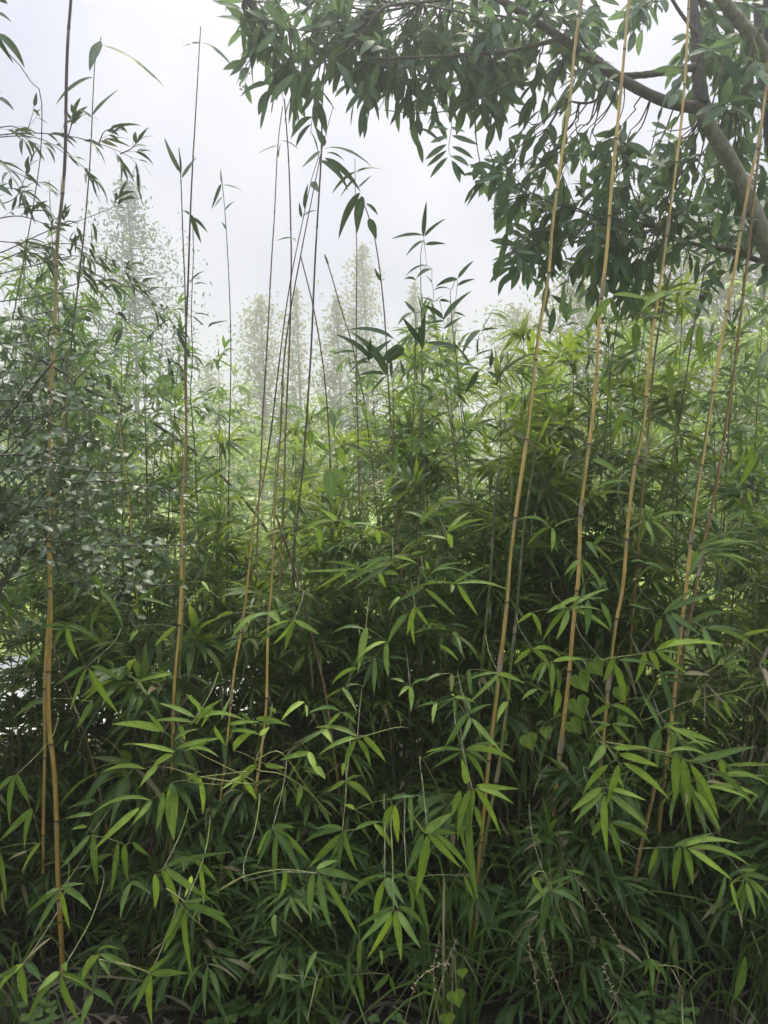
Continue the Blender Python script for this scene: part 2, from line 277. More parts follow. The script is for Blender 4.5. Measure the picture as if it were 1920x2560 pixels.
# ------------------------------------------------------------------ setting
def grid(name, x0, x1, y0, y1, nx, ny, zf, mat, kind='structure'):
    X, Y = np.meshgrid(np.linspace(x0, x1, nx), np.linspace(y0, y1, ny)); Z = zf(X, Y)
    mb = MB(); i = np.arange(nx * ny).reshape(ny, nx)
    q = np.stack([i[:-1, :-1], i[:-1, 1:], i[1:, 1:], i[1:, :-1]], -1).reshape(-1, 4)
    v = np.stack([X, Y, Z], -1).reshape(-1, 3); mb.add(v, q, np.zeros((len(v), 4)), np.zeros((len(v), 3)))
    o = mb.build(name, mat); tag(o, kind=kind); return o
def bumps(X, Y): return 0.03 * np.sin(X * 2.3 + 1) * np.cos(Y * 1.9) + 0.015 * np.sin(X * 7 + Y * 5)
grid('ground', -14, 14, -6, 4.5, 120, 60, bumps, M['soil'])
def ring():
    # the meadow runs from the edge of the shaded soil to the horizon
    mb = MB()
    a = [(-14, -6), (14, -6), (14, 4.5), (-14, 4.5)]; b = [(-149, -49), (149, -49), (149, 149), (-149, 149)]
    v = [(x, y, -0.01) for x, y in a] + [(x, y, -0.01) for x, y in b]
    q = [(0, 4, 5, 1), (1, 5, 6, 2), (2, 6, 7, 3), (3, 7, 4, 0)]
    mb.add(v, q, np.zeros((8, 4)), np.zeros((8, 3))); return tag(mb.build('meadow', M['meadow'], smooth=False), kind='structure')
ring()
grid('path', -14, 0.4, 4.55, 6.6, 20, 6, lambda X, Y: X * 0 + 0.012, M['concrete'])
grid('hill', -148, 148, 90, 148, 70, 20, lambda X, Y: 7 * np.exp(-((Y - 128) / 16) ** 2) * (0.75 + 0.25 * np.sin(X / 35.0 + 0.6) + 0.1 * np.sin(X / 9.0)) - .6, M['hill'])

def haze():
    bpy.ops.mesh.primitive_cube_add(size=1, location=(0, 50, 7.0)); o = bpy.context.object; o.name = 'haze'; o.scale = (300, 200, 18)
    m, t, Lk, out = new_mat('haze'); v = N(t, 'ShaderNodeVolumePrincipled'); v.inputs['Color'].default_value = (.95, .955, 1, 1)
    v.inputs['Density'].default_value = HAZE; v.inputs['Anisotropy'].default_value = 0.7; Lk(v.outputs[0], out.inputs['Volume']); o.data.materials.append(m); tag(o, kind='stuff')
HAZE = 0.015
haze()
# ------------------------------------------------------------------ bamboo building blocks
def culm_path(P, r0, r1, internode=0.24, phase=0.0, k=8, mb=None, top_g=1.0, wob=0.0):
    """tube with swollen nodes and per-internode tint"""
    P = smooth(P, max(12, int(np.linalg.norm(np.diff(P, axis=0), axis=1).sum() / 0.08)))
    d = np.r_[0, np.cumsum(np.linalg.norm(np.diff(P, axis=0), axis=1))]; Ltot = d[-1]
    nodes = []; s_ = phase * internode; i_ = internode
    while s_ < Ltot: nodes.append(s_); s_ += i_ * random.uniform(0.88, 1.1)
    ss = [0.0, Ltot]
    for nd in nodes: ss += [nd - 0.024, nd - 0.009, nd - 0.0035, nd, nd + 0.0035, nd + 0.009]
    ss += list(np.arange(0, Ltot, 0.06)); ss = np.unique(np.clip(np.array(ss), 0, Ltot))
    Q = np.stack([np.interp(ss, d, P[:, j]) for j in range(3)], -1)
    # small zigzag at each node
    nodes = np.array(nodes)
    rad = r0 + (r1 - r0) * (ss / Ltot) ** 1.1
    C = np.zeros((len(ss), 4)); C[:, 3] = 1
    rn = [random.choice([0, 0, 1, 0.8]) for _ in range(len(nodes) + 2)]
    for a, s1 in enumerate(ss):
        j = int(np.searchsorted(nodes, s1 - 1e-6, 'left'))
        lo = nodes[j - 1] if j > 0 else s1 - internode * 0.5; hi = nodes[j] if j < len(nodes) else lo + internode
        C[a, 0] = min(1, (s1 - lo) / max(1e-4, hi - lo)) if s1 > lo + 1e-6 else 1
        C[a, 2] = rn[j]
        if len(nodes):
            dd = np.min(np.abs(nodes - s1))
            if dd < 0.005: rad[a] *= 1.16
        Q[a, 0] += wob * (1 if j % 2 else -1) * abs(math.sin(math.pi * C[a, 0])) * rad[a]
    C[:, 0] = np.where(C[:, 0] > 0.999, 1, C[:, 0])
    C[:, 1] = ss / Ltot * top_g
    tube(mb, Q, rad, k, C=C)
    return Q, nodes, rad, ss

def fan(mb, tw, P, D, n, L, w, spread=70, hue=(0, 1), bright=(0, .2), dry=.03, droop=0.35, seg=5, step=0.012, prof='blade'):
    """n leaves splayed on alternate sides of a twig end at P growing along D"""
    D = nrm(D); side = nrm(np.cross(D, [0, 0, 1]) + 1e-3); 
    B = []; T = []; Wd = []
    up = np.cross(side, D)
    for i in range(n):
        f = i / max(1, n - 1)                      # 0 = lowest leaf, 1 = terminal
        sg = 1 if i % 2 else -1
        ang = R(spread) * (1 - f * 0.92) * random.uniform(0.45, 1.25) * sg
        lean = random.uniform(-0.75, 0.6)
        d = nrm(D * math.cos(ang) + side * math.sin(ang) + up * lean * 0.6)
        Ll = L * random.uniform(0.72, 1.1) * (0.8 + 0.2 * math.sin(f * 3))
        b = P - D * step * (n - 1 - i)
        dr = droop * random.uniform(0.5, 1.5)
        t = b + d * Ll * (1 - dr * 0.25) + np.array([0, 0, -Ll * dr])
        B.append(b); T.append(t); Wd.append(w * random.uniform(0.8, 1.15))
    B = np.array(B); T = np.array(T)
    nh = np.array([0, 0, 1.0]) + rs.normal(0, 0.35, (n, 3)) - 0.4 * D
    leaves(mb, B, T, np.array(Wd), nh, rs.uniform(0.03, 0.12, n), cols(n, hue, bright, dry), prof, seg)
    return B

def leafy_bamboo(seed, H=2.2, mat='bamboo', LL=0.155, LW=0.02, nfan=(5, 8), lo=0.28, bl=0.42, dens=1.0, bright=(0, .2), culm='culm_brown', stems=1, droop=.4, rad=.0055, seg=4):
    random.seed(seed); rs.seed(seed)
    root = empty('bamboo_plant'); cm = MB(); tw = MB(); lf = MB()
    for s_ in range(stems):
        az = random.uniform(0, 6.28); lean = random.uniform(0.02, 0.14) * H * (1 if s_ else 0.6); ox, oy = (random.uniform(-.12, .12), random.uniform(-.12, .12)) if s_ else (0, 0)
        h = H * random.uniform(0.82, 1.0) if s_ else H
        cv = [np.array([ox + math.cos(az) * lean * (t ** 2.2), oy + math.sin(az) * lean * (t ** 2.2), h * t - 0.03]) for t in np.linspace(0, 1, 7)]
        Q, nodes, _, ss = culm_path(np.array(cv), rad, 0.0014, internode=0.15, phase=random.random(), k=6, mb=cm)
        a0 = random.uniform(0, 6.28)
        for j, nd in enumerate(nodes):
            f = nd / ss[-1]
            if f < lo: continue
            P0 = np.array([np.interp(nd, ss, Q[:, a]) for a in range(3)])
            nb = random.choice([2, 3, 3])
            for b_ in range(nb):
                if random.random() > dens: continue
                a = a0 + j * math.pi + random.uniform(-1.1, 1.1)
                Lb = bl * random.uniform(0.55, 1.1) * (1.05 - 0.75 * max(0, f - 0.55) / 0.45) * (1 if b_ == 0 else 0.65)
                el = R(random.uniform(25, 60) + 15 * f)
                d0 = np.array([math.cos(a) * math.cos(el), math.sin(a) * math.cos(el), math.sin(el)])
                pts = [P0 + d0 * Lb * u + np.array([0, 0, -Lb * 0.55 * u * u]) for u in np.linspace(0, 1, 5)]
                pts = np.array(pts); tube(tw, pts, np.linspace(0.0017, 0.0007, 5), 4, col=(0.5, 0.5, 0, 1))
                nt_ = max(2, int(Lb / 0.085))
                for q in range(nt_):
                    u = (q + 1) / nt_
                    Pb = np.array([np.interp(u * 4, range(5), pts[:, c]) for c in range(3)])
                    dd = nrm(pts[min(4, int(u * 4) + 1)] - pts[max(0, int(u * 4) - 1)])
                    if q < nt_ - 1:
                        aa = random.choice([-1, 1]) * random.uniform(0.5, 1.1); c_, s__ = math.cos(aa), math.sin(aa)
                        dd = nrm(np.array([dd[0] * c_ - dd[1] * s__, dd[0] * s__ + dd[1] * c_, dd[2] + random.uniform(-.3, .35)]))
                        Pe = Pb + dd * random.uniform(0.04, 0.10); tube(tw, [Pb, (Pb + Pe) / 2 + [0, 0, .004], Pe], 0.0007, 3, col=(0.5, .5, 0, 1)); Pb = Pe
                    fan(lf, tw, Pb, dd, random.randint(*nfan), LL * random.uniform(.75, 1.12), LW, bright=bright, droop=droop, seg=seg)
        # leader
        Pt = Q[-1]; fan(lf, tw, Pt, nrm(Q[-1] - Q[-6]) + rs.normal(0, .12, 3), 5, LL * 0.9, LW, spread=45, bright=bright, droop=.12, seg=seg)
    cm.build('cane', M[culm], root); tw.build('twigs', M['twig'], root); lf.build('foliage', M[mat], root)
    return root

# ------------------------------------------------------------------ thicket of leafy bamboos (prototypes + copies)
protos = [leafy_bamboo(100 + i, H=2.2, lo=.13, bl=.47, nfan=(5, 8), droop=.2, stems=1 + (i % 2), culm=['culm_brown', 'culm_green', 'culm'][i % 3], LL=.185, LW=.0175, dens=.85) for i in range(6)]
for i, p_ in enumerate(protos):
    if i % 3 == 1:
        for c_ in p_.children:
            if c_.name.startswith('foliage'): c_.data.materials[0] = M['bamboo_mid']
lows = [leafy_bamboo(150 + i, H=.85, bright=(0, .03), stems=3, mat='bamboo', lo=.15, bl=.34, nfan=(4, 7), LL=.17, LW=.021, dens=.8, rad=.0035, culm='culm_brown') for i in range(3)]
fines = [leafy_bamboo(200 + i, H=2.4, stems=1, mat='fine', LL=.10, LW=.0135, nfan=(3, 6), bl=.5, lo=.35, culm='culm_green', droop=.3) for i in range(3)]
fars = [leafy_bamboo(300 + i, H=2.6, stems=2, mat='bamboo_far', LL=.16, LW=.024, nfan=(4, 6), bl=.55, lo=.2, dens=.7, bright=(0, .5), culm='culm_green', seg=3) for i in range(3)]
used = set()
def place(proto, x, y, h, H0, rz, label, group, cat='bamboo', xy=1.0):
    p = proto
    if proto.name in used: p = copy_tree(proto)
    else: used.add(proto.name)
    p.location = (x, y, 0); s_ = h / H0; p.rotation_euler = (random.uniform(-.05, .05), random.uniform(-.05, .05), rz)
    q = 0.5 + 0.5 * s_; p.scale = (q * xy, q * xy, s_); tag(p, label, cat, group); return p

# skyline of the thicket: photo x -> y of the leafy tops
sky_x = [0, 200, 420, 560, 700, 860, 960, 1060, 1130, 1230, 1330, 1500, 1650, 1750, 1920]
sky_y = [1110, 1110, 1140, 1020, 1120, 1150, 960, 840, 790, 880, 850, 840, 860, 900, 860]
random.seed(11)
def thick(n, y0, y1, x0, x1, dy, tagf, sd, lift=0):
    random.seed(sd)
    for i in range(n):
        px = x0 + (x1 - x0) * (i + random.random()) / n; Y = random.uniform(y0, y1)
        py = np.interp(px, sky_x, sky_y) + dy + random.uniform(-70, 180) - lift
        P = at(px, py, Y); h = max(0.42, P[2])
        if Y > 3.5 and px < 950:
            Y = min(Y, 4.3); h *= random.uniform(.62, .85)
            if px < 600 and random.random() < .6: continue
        if h < 1.15 and px < 230 and Y < 2.4: continue
        if h < 1.15: place(random.choice(lows), P[0], Y, h, .85, random.uniform(0, 6.28), *tagf(px, Y))
        elif Y > 2.8 and random.random() < .45: place(random.choice(fines), P[0], Y, h * 1.08, 2.4, random.uniform(0, 6.28), *tagf(px, Y))
        else: place(random.choice(protos), P[0], Y, h, 2.2, random.uniform(0, 6.28), *tagf(px, Y))
ZONES = [(60, 'at the left edge'), (200, 'at the foot of the two crossing far-left canes'), (360, 'between the far-left and straight canes'), (500, 'around the straight left-of-centre cane'), (620, 'just left of the slanting centre canes'), (740, 'behind the slanting centre canes'), (860, 'just right of the slanting centre canes'), (1000, 'under the pale central spray'), (1120, 'right of the pale central spray'), (1230, 'just left of the olive green cane'), (1330, 'around the foot of the thick pale cane'), (1430, 'left of the second tall cane'), (1540, 'between the second and third tall canes'), (1640, 'around the third tall cane'), (1780, 'under the tan cane'), (9999, 'at the right edge')]
def ZONE(px): return next(t for lim, t in ZONES if px < lim)
def tf(px, Y):
    row = 'low front-row' if Y < 2.5 else 'front-row' if Y < 2.8 else 'middle-row' if Y < 3.5 else 'dim back-row'
    return ('%s leafy bamboo %s' % (row, ZONE(px)), 'leafy bamboos making up the thicket')
thick(20, 2.5, 2.8, -150, 2070, 300, tf, 1)
thick(26, 2.8, 3.4, -150, 2070, 60, tf, 2)
thick(14, 2.4, 2.75, -150, 2070, 820, tf, 4)
thick(20, 2.1, 2.6, -150, 2070, 1080, tf, 5)
thick(32, 3.5, 4.6, -200, 2120, 60, tf, 3)
random.seed(17)
for i, (px, py, Y) in enumerate([(450, 860, 3.6), (560, 900, 3.3), (640, 960, 4.0), (730, 980, 3.4), (800, 960, 4.2), (860, 930, 3.5), (950, 880, 3.8), (1010, 850, 3.3), (1060, 800, 3.9), (1130, 760, 3.4), (1190, 820, 4.0), (500, 980, 4.3), (1290, 690, 3.1), (1370, 760, 3.5), (1440, 660, 3.2), (1540, 650, 3.0), (1600, 720, 3.6), (1690, 640, 3.2), (1790, 720, 3.4), (1880, 680, 3.1), (1250, 800, 2.9), (1480, 760, 2.9)]):
    P = at(px, py, Y); place(random.choice(fines + [protos[1], protos[4]]), P[0], Y, P[2], 2.4, random.uniform(0, 6.28), 'airy bamboo ' + ZONE(px), 'airy bamboos rising from the thicket')
# fine-leaved bamboo at upper left
random.seed(5)
for i in range(27):
    px = random.uniform(-180, 450); Y = random.uniform(2.9, 4.2)
    py = np.interp(px, [-200, 0, 200, 330, 450], [520, 560, 630, 740, 850]) + random.uniform(0, 140)
    P = at(px, py, Y); place(random.choice(fines), P[0], Y, P[2], 2.4, random.uniform(0, 6.28), 'fine-leaved light green bamboo above the shrub, ' + ZONE(px), 'fine-leaved bamboos at upper left')
# pale sunlit bamboos beyond the pond
random.seed(6)
for i in range(44):
    px = -350 + 2700 * (i + random.random()) / 44; Y = random.uniform(5.6, 10.5)
    py = np.interp(px, [0, 500, 900, 1100, 1300, 1600, 1900], [930, 950, 950, 900, 860, 740, 720]) + random.uniform(-30, 110)
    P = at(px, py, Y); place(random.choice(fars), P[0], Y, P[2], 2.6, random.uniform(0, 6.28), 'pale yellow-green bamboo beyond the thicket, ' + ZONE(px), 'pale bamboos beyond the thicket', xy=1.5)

# ------------------------------------------------------------------ tall bare canes, traced
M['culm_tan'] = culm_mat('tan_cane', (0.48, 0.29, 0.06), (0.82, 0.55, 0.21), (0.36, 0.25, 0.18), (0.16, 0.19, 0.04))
def leaf_px(mb, ox, oy, depth, items, dj=0.05, seg=8, arch=0.06, scale=2.592, tilt=0.5):
    """items: (bx,by,tx,ty[,w_px[,flag]]) in enlarged-crop pixels"""
    for it in items:
        bx, by, tx, ty = it[:4]; w = it[4] if len(it) > 4 and it[4] else None; fl = it[5] if len(it) > 5 else ''
        B = at(ox + bx / scale, oy + by / scale, depth); T = at(ox + tx / scale, oy + ty / scale, depth + rs.uniform(-dj, dj))
        Ln = np.linalg.norm(T - B)
        wd = (1.04 * w / scale / F_PX * depth) if w else min(0.027, Ln * rs.uniform(0.125, 0.16))
        br = rs.uniform(0.0, 0.22); dr = 0.0; hue = rs.uniform(0.1, 1)
        if 'b' in fl: br = rs.uniform(0.6, 0.95)  # both bright flags: young green plus top light painted into the leaf colour
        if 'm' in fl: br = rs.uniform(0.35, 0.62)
        if 'd' in fl: dr = 0.95
        nh = np.array([[rs.normal(0, .25), -0.75, tilt + rs.normal(0, .2)]])
        leaves(mb, B[None], T[None], wd, nh, arch * rs.uniform(0.4, 1.5) * (abs(T[0] - B[0]) / (Ln + 1e-6) + .15), np.array([[hue, dr, br, 1]]), 'blade', seg, twist=.12)

def cane(label, pts, Y, w0, w1, mat='culm', ground=True, leaf=None, group='tall bare bamboo canes', up=None, sheath=2, internode=0.25, Ytop=None, name='bamboo_cane', topg=1.0):
    """pts listed from top to bottom in photo pixels; w0,w1 = widths in px at bottom and top"""
    pts = list(pts)[::-1]                       # bottom first
    n = len(pts); Yt = Ytop if Ytop else Y
    P = np.array([at(x, y, Y + (Yt - Y) * (i / (n - 1))) for i, (x, y) in enumerate(pts)])
    if ground and P[0][2] > 0.0:
        d = P[min(2, n - 1)] - P[0]; sl_ = d[:2] / max(0.2, d[2]); z0 = P[0][2]
        g = np.array([P[0][0] - np.clip(sl_[0], -.2, .2) * z0 * 0.8, P[0][1] - sl_[1] * z0 * .5, -0.03]); mid = (P[0] + g) / 2
        P = np.vstack([g, mid, P])
    elif P[0][2] > 0: pass
    if up: P = np.vstack([P, P[-1] + (P[-1] - P[-2]) / np.linalg.norm(P[-1] - P[-2]) * up])
    org = (P[0][0], P[0][1], 0.0)
    root = empty(name, org); mb = MB(); k = Y / F_PX / 2 * .84
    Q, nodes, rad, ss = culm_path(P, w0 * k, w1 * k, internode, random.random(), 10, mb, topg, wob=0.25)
    mb.build('stem', M[mat], root, org)
    if sheath:
        sb = MB()
        for nd in random.sample(list(nodes[2:-1]), min(sheath, max(0, len(nodes) - 3))):
            i = int(np.searchsorted(ss, nd)); c = Q[i]; r = np.interp(nd, ss, rad)
            l = random.uniform(0.03, 0.09); tdir = nrm(Q[min(len(Q) - 1, i + 4)] - Q[i])
            for a0 in (-2.4, -1.6, -0.8):       # three overlapping strips hugging the stem on the camera side
                m_ = 6; V = []; 
                for q in range(m_ + 1):
                    f = q / m_; r_ = r * (1.12 + 0.5 * f * f)
                    for e in (0, 0.5, 1):
                        a = a0 + (e - .5) * 1.0 * (1 - f ** 1.5 * 0.9)
                        V.append(c + tdir * l * f * (1 - .2 * abs(a0 + 1.6)) + r_ * np.array([math.cos(a), math.sin(a), 0]))
                ii = np.arange((m_ + 1) * 3).reshape(m_ + 1, 3)
                q_ = np.stack([ii[:-1, :-1], ii[:-1, 1:], ii[1:, 1:], ii[1:, :-1]], -1).reshape(-1, 4)
                sb.add(V, q_, np.zeros((len(V), 4)), np.zeros((len(V), 3)))
        if sb.n: sb.build('sheath', M['sheath'], root, org)
    if leaf:
        lb = MB()
        for ox, oy, items in leaf: leaf_px(lb, ox, oy, (Yt + 0.0), items)
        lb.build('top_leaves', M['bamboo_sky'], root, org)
    tag(root, label, 'bamboo cane', group); return root

random.seed(21); rs.seed(21)
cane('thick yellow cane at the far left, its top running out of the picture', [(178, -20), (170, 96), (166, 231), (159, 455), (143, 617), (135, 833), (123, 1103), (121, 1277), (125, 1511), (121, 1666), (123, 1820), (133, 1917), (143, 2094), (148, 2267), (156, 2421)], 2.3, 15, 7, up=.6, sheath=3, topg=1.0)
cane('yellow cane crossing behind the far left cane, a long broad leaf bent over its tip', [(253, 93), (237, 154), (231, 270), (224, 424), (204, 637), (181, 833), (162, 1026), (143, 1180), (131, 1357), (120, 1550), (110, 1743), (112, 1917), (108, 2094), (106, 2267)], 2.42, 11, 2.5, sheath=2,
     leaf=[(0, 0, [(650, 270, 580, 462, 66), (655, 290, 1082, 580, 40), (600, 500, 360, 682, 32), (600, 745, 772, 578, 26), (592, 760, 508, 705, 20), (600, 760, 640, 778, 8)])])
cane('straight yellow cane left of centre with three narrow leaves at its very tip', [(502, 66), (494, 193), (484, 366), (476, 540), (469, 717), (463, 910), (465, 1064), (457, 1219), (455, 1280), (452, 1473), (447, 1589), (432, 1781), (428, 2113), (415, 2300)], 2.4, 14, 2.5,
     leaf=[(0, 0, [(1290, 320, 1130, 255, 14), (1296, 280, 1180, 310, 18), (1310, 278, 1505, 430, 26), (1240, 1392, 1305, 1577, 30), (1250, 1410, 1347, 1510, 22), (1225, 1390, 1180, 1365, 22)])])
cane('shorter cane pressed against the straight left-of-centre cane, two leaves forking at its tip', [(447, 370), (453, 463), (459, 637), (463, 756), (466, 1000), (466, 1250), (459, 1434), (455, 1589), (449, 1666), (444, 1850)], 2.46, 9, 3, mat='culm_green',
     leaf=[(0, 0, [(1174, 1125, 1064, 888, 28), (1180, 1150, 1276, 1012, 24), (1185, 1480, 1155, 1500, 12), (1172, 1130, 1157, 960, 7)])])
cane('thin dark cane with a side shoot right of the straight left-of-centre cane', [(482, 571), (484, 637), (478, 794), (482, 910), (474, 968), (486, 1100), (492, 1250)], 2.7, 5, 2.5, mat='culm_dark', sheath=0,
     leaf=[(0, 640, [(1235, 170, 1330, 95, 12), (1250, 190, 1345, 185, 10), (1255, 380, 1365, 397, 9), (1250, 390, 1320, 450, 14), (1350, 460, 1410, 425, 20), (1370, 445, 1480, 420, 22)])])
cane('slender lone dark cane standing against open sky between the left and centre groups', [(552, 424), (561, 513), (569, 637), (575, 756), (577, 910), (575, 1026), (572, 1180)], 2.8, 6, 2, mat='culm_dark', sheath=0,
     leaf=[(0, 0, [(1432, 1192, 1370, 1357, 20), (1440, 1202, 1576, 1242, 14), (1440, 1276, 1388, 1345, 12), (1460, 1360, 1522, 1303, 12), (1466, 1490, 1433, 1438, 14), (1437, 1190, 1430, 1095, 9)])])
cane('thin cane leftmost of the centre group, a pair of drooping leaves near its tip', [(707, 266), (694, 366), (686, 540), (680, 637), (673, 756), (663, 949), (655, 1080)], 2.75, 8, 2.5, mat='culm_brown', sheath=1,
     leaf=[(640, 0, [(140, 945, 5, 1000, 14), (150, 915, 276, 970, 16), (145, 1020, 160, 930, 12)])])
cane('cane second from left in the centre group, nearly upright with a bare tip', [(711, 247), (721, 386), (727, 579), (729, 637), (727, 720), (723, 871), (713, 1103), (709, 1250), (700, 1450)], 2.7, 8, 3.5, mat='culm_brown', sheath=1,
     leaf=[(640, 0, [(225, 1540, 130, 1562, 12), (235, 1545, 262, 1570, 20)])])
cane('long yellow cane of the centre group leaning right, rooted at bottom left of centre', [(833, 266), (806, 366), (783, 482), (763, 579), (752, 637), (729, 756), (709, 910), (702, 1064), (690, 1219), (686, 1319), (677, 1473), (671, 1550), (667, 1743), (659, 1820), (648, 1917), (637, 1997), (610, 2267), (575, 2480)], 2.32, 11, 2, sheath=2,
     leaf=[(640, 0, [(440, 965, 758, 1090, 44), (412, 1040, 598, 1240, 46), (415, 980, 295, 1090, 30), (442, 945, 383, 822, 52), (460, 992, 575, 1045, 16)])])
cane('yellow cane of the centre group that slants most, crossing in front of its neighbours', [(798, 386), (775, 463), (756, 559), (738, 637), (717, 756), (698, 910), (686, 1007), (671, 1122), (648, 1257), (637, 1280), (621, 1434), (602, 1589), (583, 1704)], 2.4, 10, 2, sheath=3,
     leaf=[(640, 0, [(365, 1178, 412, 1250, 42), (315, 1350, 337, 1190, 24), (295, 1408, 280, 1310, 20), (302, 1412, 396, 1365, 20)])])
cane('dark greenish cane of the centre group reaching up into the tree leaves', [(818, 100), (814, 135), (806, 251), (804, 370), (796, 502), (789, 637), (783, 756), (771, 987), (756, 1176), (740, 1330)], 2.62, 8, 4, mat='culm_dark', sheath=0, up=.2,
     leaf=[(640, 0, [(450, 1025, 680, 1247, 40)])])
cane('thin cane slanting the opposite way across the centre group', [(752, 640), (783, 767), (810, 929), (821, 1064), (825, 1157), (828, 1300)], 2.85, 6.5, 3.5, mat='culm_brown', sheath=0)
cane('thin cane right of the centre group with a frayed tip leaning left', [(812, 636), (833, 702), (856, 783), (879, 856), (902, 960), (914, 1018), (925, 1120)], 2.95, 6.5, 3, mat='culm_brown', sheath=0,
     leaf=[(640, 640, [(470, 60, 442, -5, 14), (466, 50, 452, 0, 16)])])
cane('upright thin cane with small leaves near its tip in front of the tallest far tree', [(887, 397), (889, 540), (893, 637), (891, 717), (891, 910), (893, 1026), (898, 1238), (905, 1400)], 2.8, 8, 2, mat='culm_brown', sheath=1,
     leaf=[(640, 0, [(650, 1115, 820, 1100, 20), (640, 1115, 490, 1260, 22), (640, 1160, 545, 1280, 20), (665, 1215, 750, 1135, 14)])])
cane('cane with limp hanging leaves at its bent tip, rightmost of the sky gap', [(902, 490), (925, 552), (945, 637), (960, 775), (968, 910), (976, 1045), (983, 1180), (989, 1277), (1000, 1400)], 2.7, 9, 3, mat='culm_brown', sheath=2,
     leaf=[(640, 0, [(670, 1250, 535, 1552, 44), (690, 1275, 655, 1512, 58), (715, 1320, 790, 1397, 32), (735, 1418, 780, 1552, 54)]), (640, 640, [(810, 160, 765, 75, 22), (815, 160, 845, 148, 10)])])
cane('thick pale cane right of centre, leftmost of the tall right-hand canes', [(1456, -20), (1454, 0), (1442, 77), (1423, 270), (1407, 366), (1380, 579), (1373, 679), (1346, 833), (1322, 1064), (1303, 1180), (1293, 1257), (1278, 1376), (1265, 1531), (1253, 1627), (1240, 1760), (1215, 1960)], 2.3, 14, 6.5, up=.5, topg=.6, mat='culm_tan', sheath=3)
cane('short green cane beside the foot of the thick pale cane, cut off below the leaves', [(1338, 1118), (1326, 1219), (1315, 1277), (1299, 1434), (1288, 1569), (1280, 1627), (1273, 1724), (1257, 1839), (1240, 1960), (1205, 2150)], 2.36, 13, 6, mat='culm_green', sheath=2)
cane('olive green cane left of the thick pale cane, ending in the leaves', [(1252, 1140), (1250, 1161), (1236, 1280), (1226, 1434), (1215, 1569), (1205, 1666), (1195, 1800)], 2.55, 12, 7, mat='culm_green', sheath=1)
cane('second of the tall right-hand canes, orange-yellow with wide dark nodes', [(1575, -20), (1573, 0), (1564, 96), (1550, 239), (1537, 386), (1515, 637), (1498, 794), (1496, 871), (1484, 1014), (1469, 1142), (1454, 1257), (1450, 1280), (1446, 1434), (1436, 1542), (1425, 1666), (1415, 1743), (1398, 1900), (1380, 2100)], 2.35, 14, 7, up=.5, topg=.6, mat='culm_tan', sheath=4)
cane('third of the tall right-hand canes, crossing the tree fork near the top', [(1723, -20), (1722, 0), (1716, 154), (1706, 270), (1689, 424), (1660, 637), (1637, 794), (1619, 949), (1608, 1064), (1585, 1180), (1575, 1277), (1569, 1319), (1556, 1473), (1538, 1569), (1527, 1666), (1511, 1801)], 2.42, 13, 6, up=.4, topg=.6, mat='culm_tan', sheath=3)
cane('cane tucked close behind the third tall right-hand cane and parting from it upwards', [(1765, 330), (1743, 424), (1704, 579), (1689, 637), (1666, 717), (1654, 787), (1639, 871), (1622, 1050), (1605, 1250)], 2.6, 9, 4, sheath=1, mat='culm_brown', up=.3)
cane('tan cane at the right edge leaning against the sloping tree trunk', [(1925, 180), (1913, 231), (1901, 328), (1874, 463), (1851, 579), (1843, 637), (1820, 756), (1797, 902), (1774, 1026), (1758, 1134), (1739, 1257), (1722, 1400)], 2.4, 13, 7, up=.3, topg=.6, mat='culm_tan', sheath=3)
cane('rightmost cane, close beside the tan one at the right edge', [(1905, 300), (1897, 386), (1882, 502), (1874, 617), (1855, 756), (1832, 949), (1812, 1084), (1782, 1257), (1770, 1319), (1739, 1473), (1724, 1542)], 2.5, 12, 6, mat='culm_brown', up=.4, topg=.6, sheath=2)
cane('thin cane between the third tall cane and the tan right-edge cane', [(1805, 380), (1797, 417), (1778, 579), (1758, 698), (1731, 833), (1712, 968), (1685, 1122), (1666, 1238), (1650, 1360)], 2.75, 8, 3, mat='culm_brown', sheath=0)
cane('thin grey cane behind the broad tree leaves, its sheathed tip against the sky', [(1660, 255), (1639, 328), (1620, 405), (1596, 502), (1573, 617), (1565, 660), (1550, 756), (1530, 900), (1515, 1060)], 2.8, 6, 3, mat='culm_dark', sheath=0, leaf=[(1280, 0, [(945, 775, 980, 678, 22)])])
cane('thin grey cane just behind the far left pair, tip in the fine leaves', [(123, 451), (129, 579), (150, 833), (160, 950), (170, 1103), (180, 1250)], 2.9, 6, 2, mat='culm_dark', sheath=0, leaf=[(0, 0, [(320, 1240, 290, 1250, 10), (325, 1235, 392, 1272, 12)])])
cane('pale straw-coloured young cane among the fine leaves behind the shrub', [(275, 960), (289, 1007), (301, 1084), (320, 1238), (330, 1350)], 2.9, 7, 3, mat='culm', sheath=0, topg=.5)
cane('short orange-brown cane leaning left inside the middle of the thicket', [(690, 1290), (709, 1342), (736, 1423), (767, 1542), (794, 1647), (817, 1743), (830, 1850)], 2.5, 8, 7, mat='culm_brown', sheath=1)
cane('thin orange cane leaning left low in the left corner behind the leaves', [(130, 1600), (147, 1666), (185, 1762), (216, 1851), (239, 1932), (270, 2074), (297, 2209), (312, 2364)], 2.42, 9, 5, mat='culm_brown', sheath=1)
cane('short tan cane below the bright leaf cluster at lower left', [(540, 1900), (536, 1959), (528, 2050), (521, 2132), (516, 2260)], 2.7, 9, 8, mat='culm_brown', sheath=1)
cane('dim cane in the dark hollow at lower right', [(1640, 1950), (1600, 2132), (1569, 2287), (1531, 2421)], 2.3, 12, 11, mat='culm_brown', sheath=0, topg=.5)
cane('short brown cane low behind the leaves just right of centre', [(1408, 1880), (1396, 1959), (1385, 2050), (1375, 2110)], 2.8, 11, 10, mat='culm_brown', sheath=0)
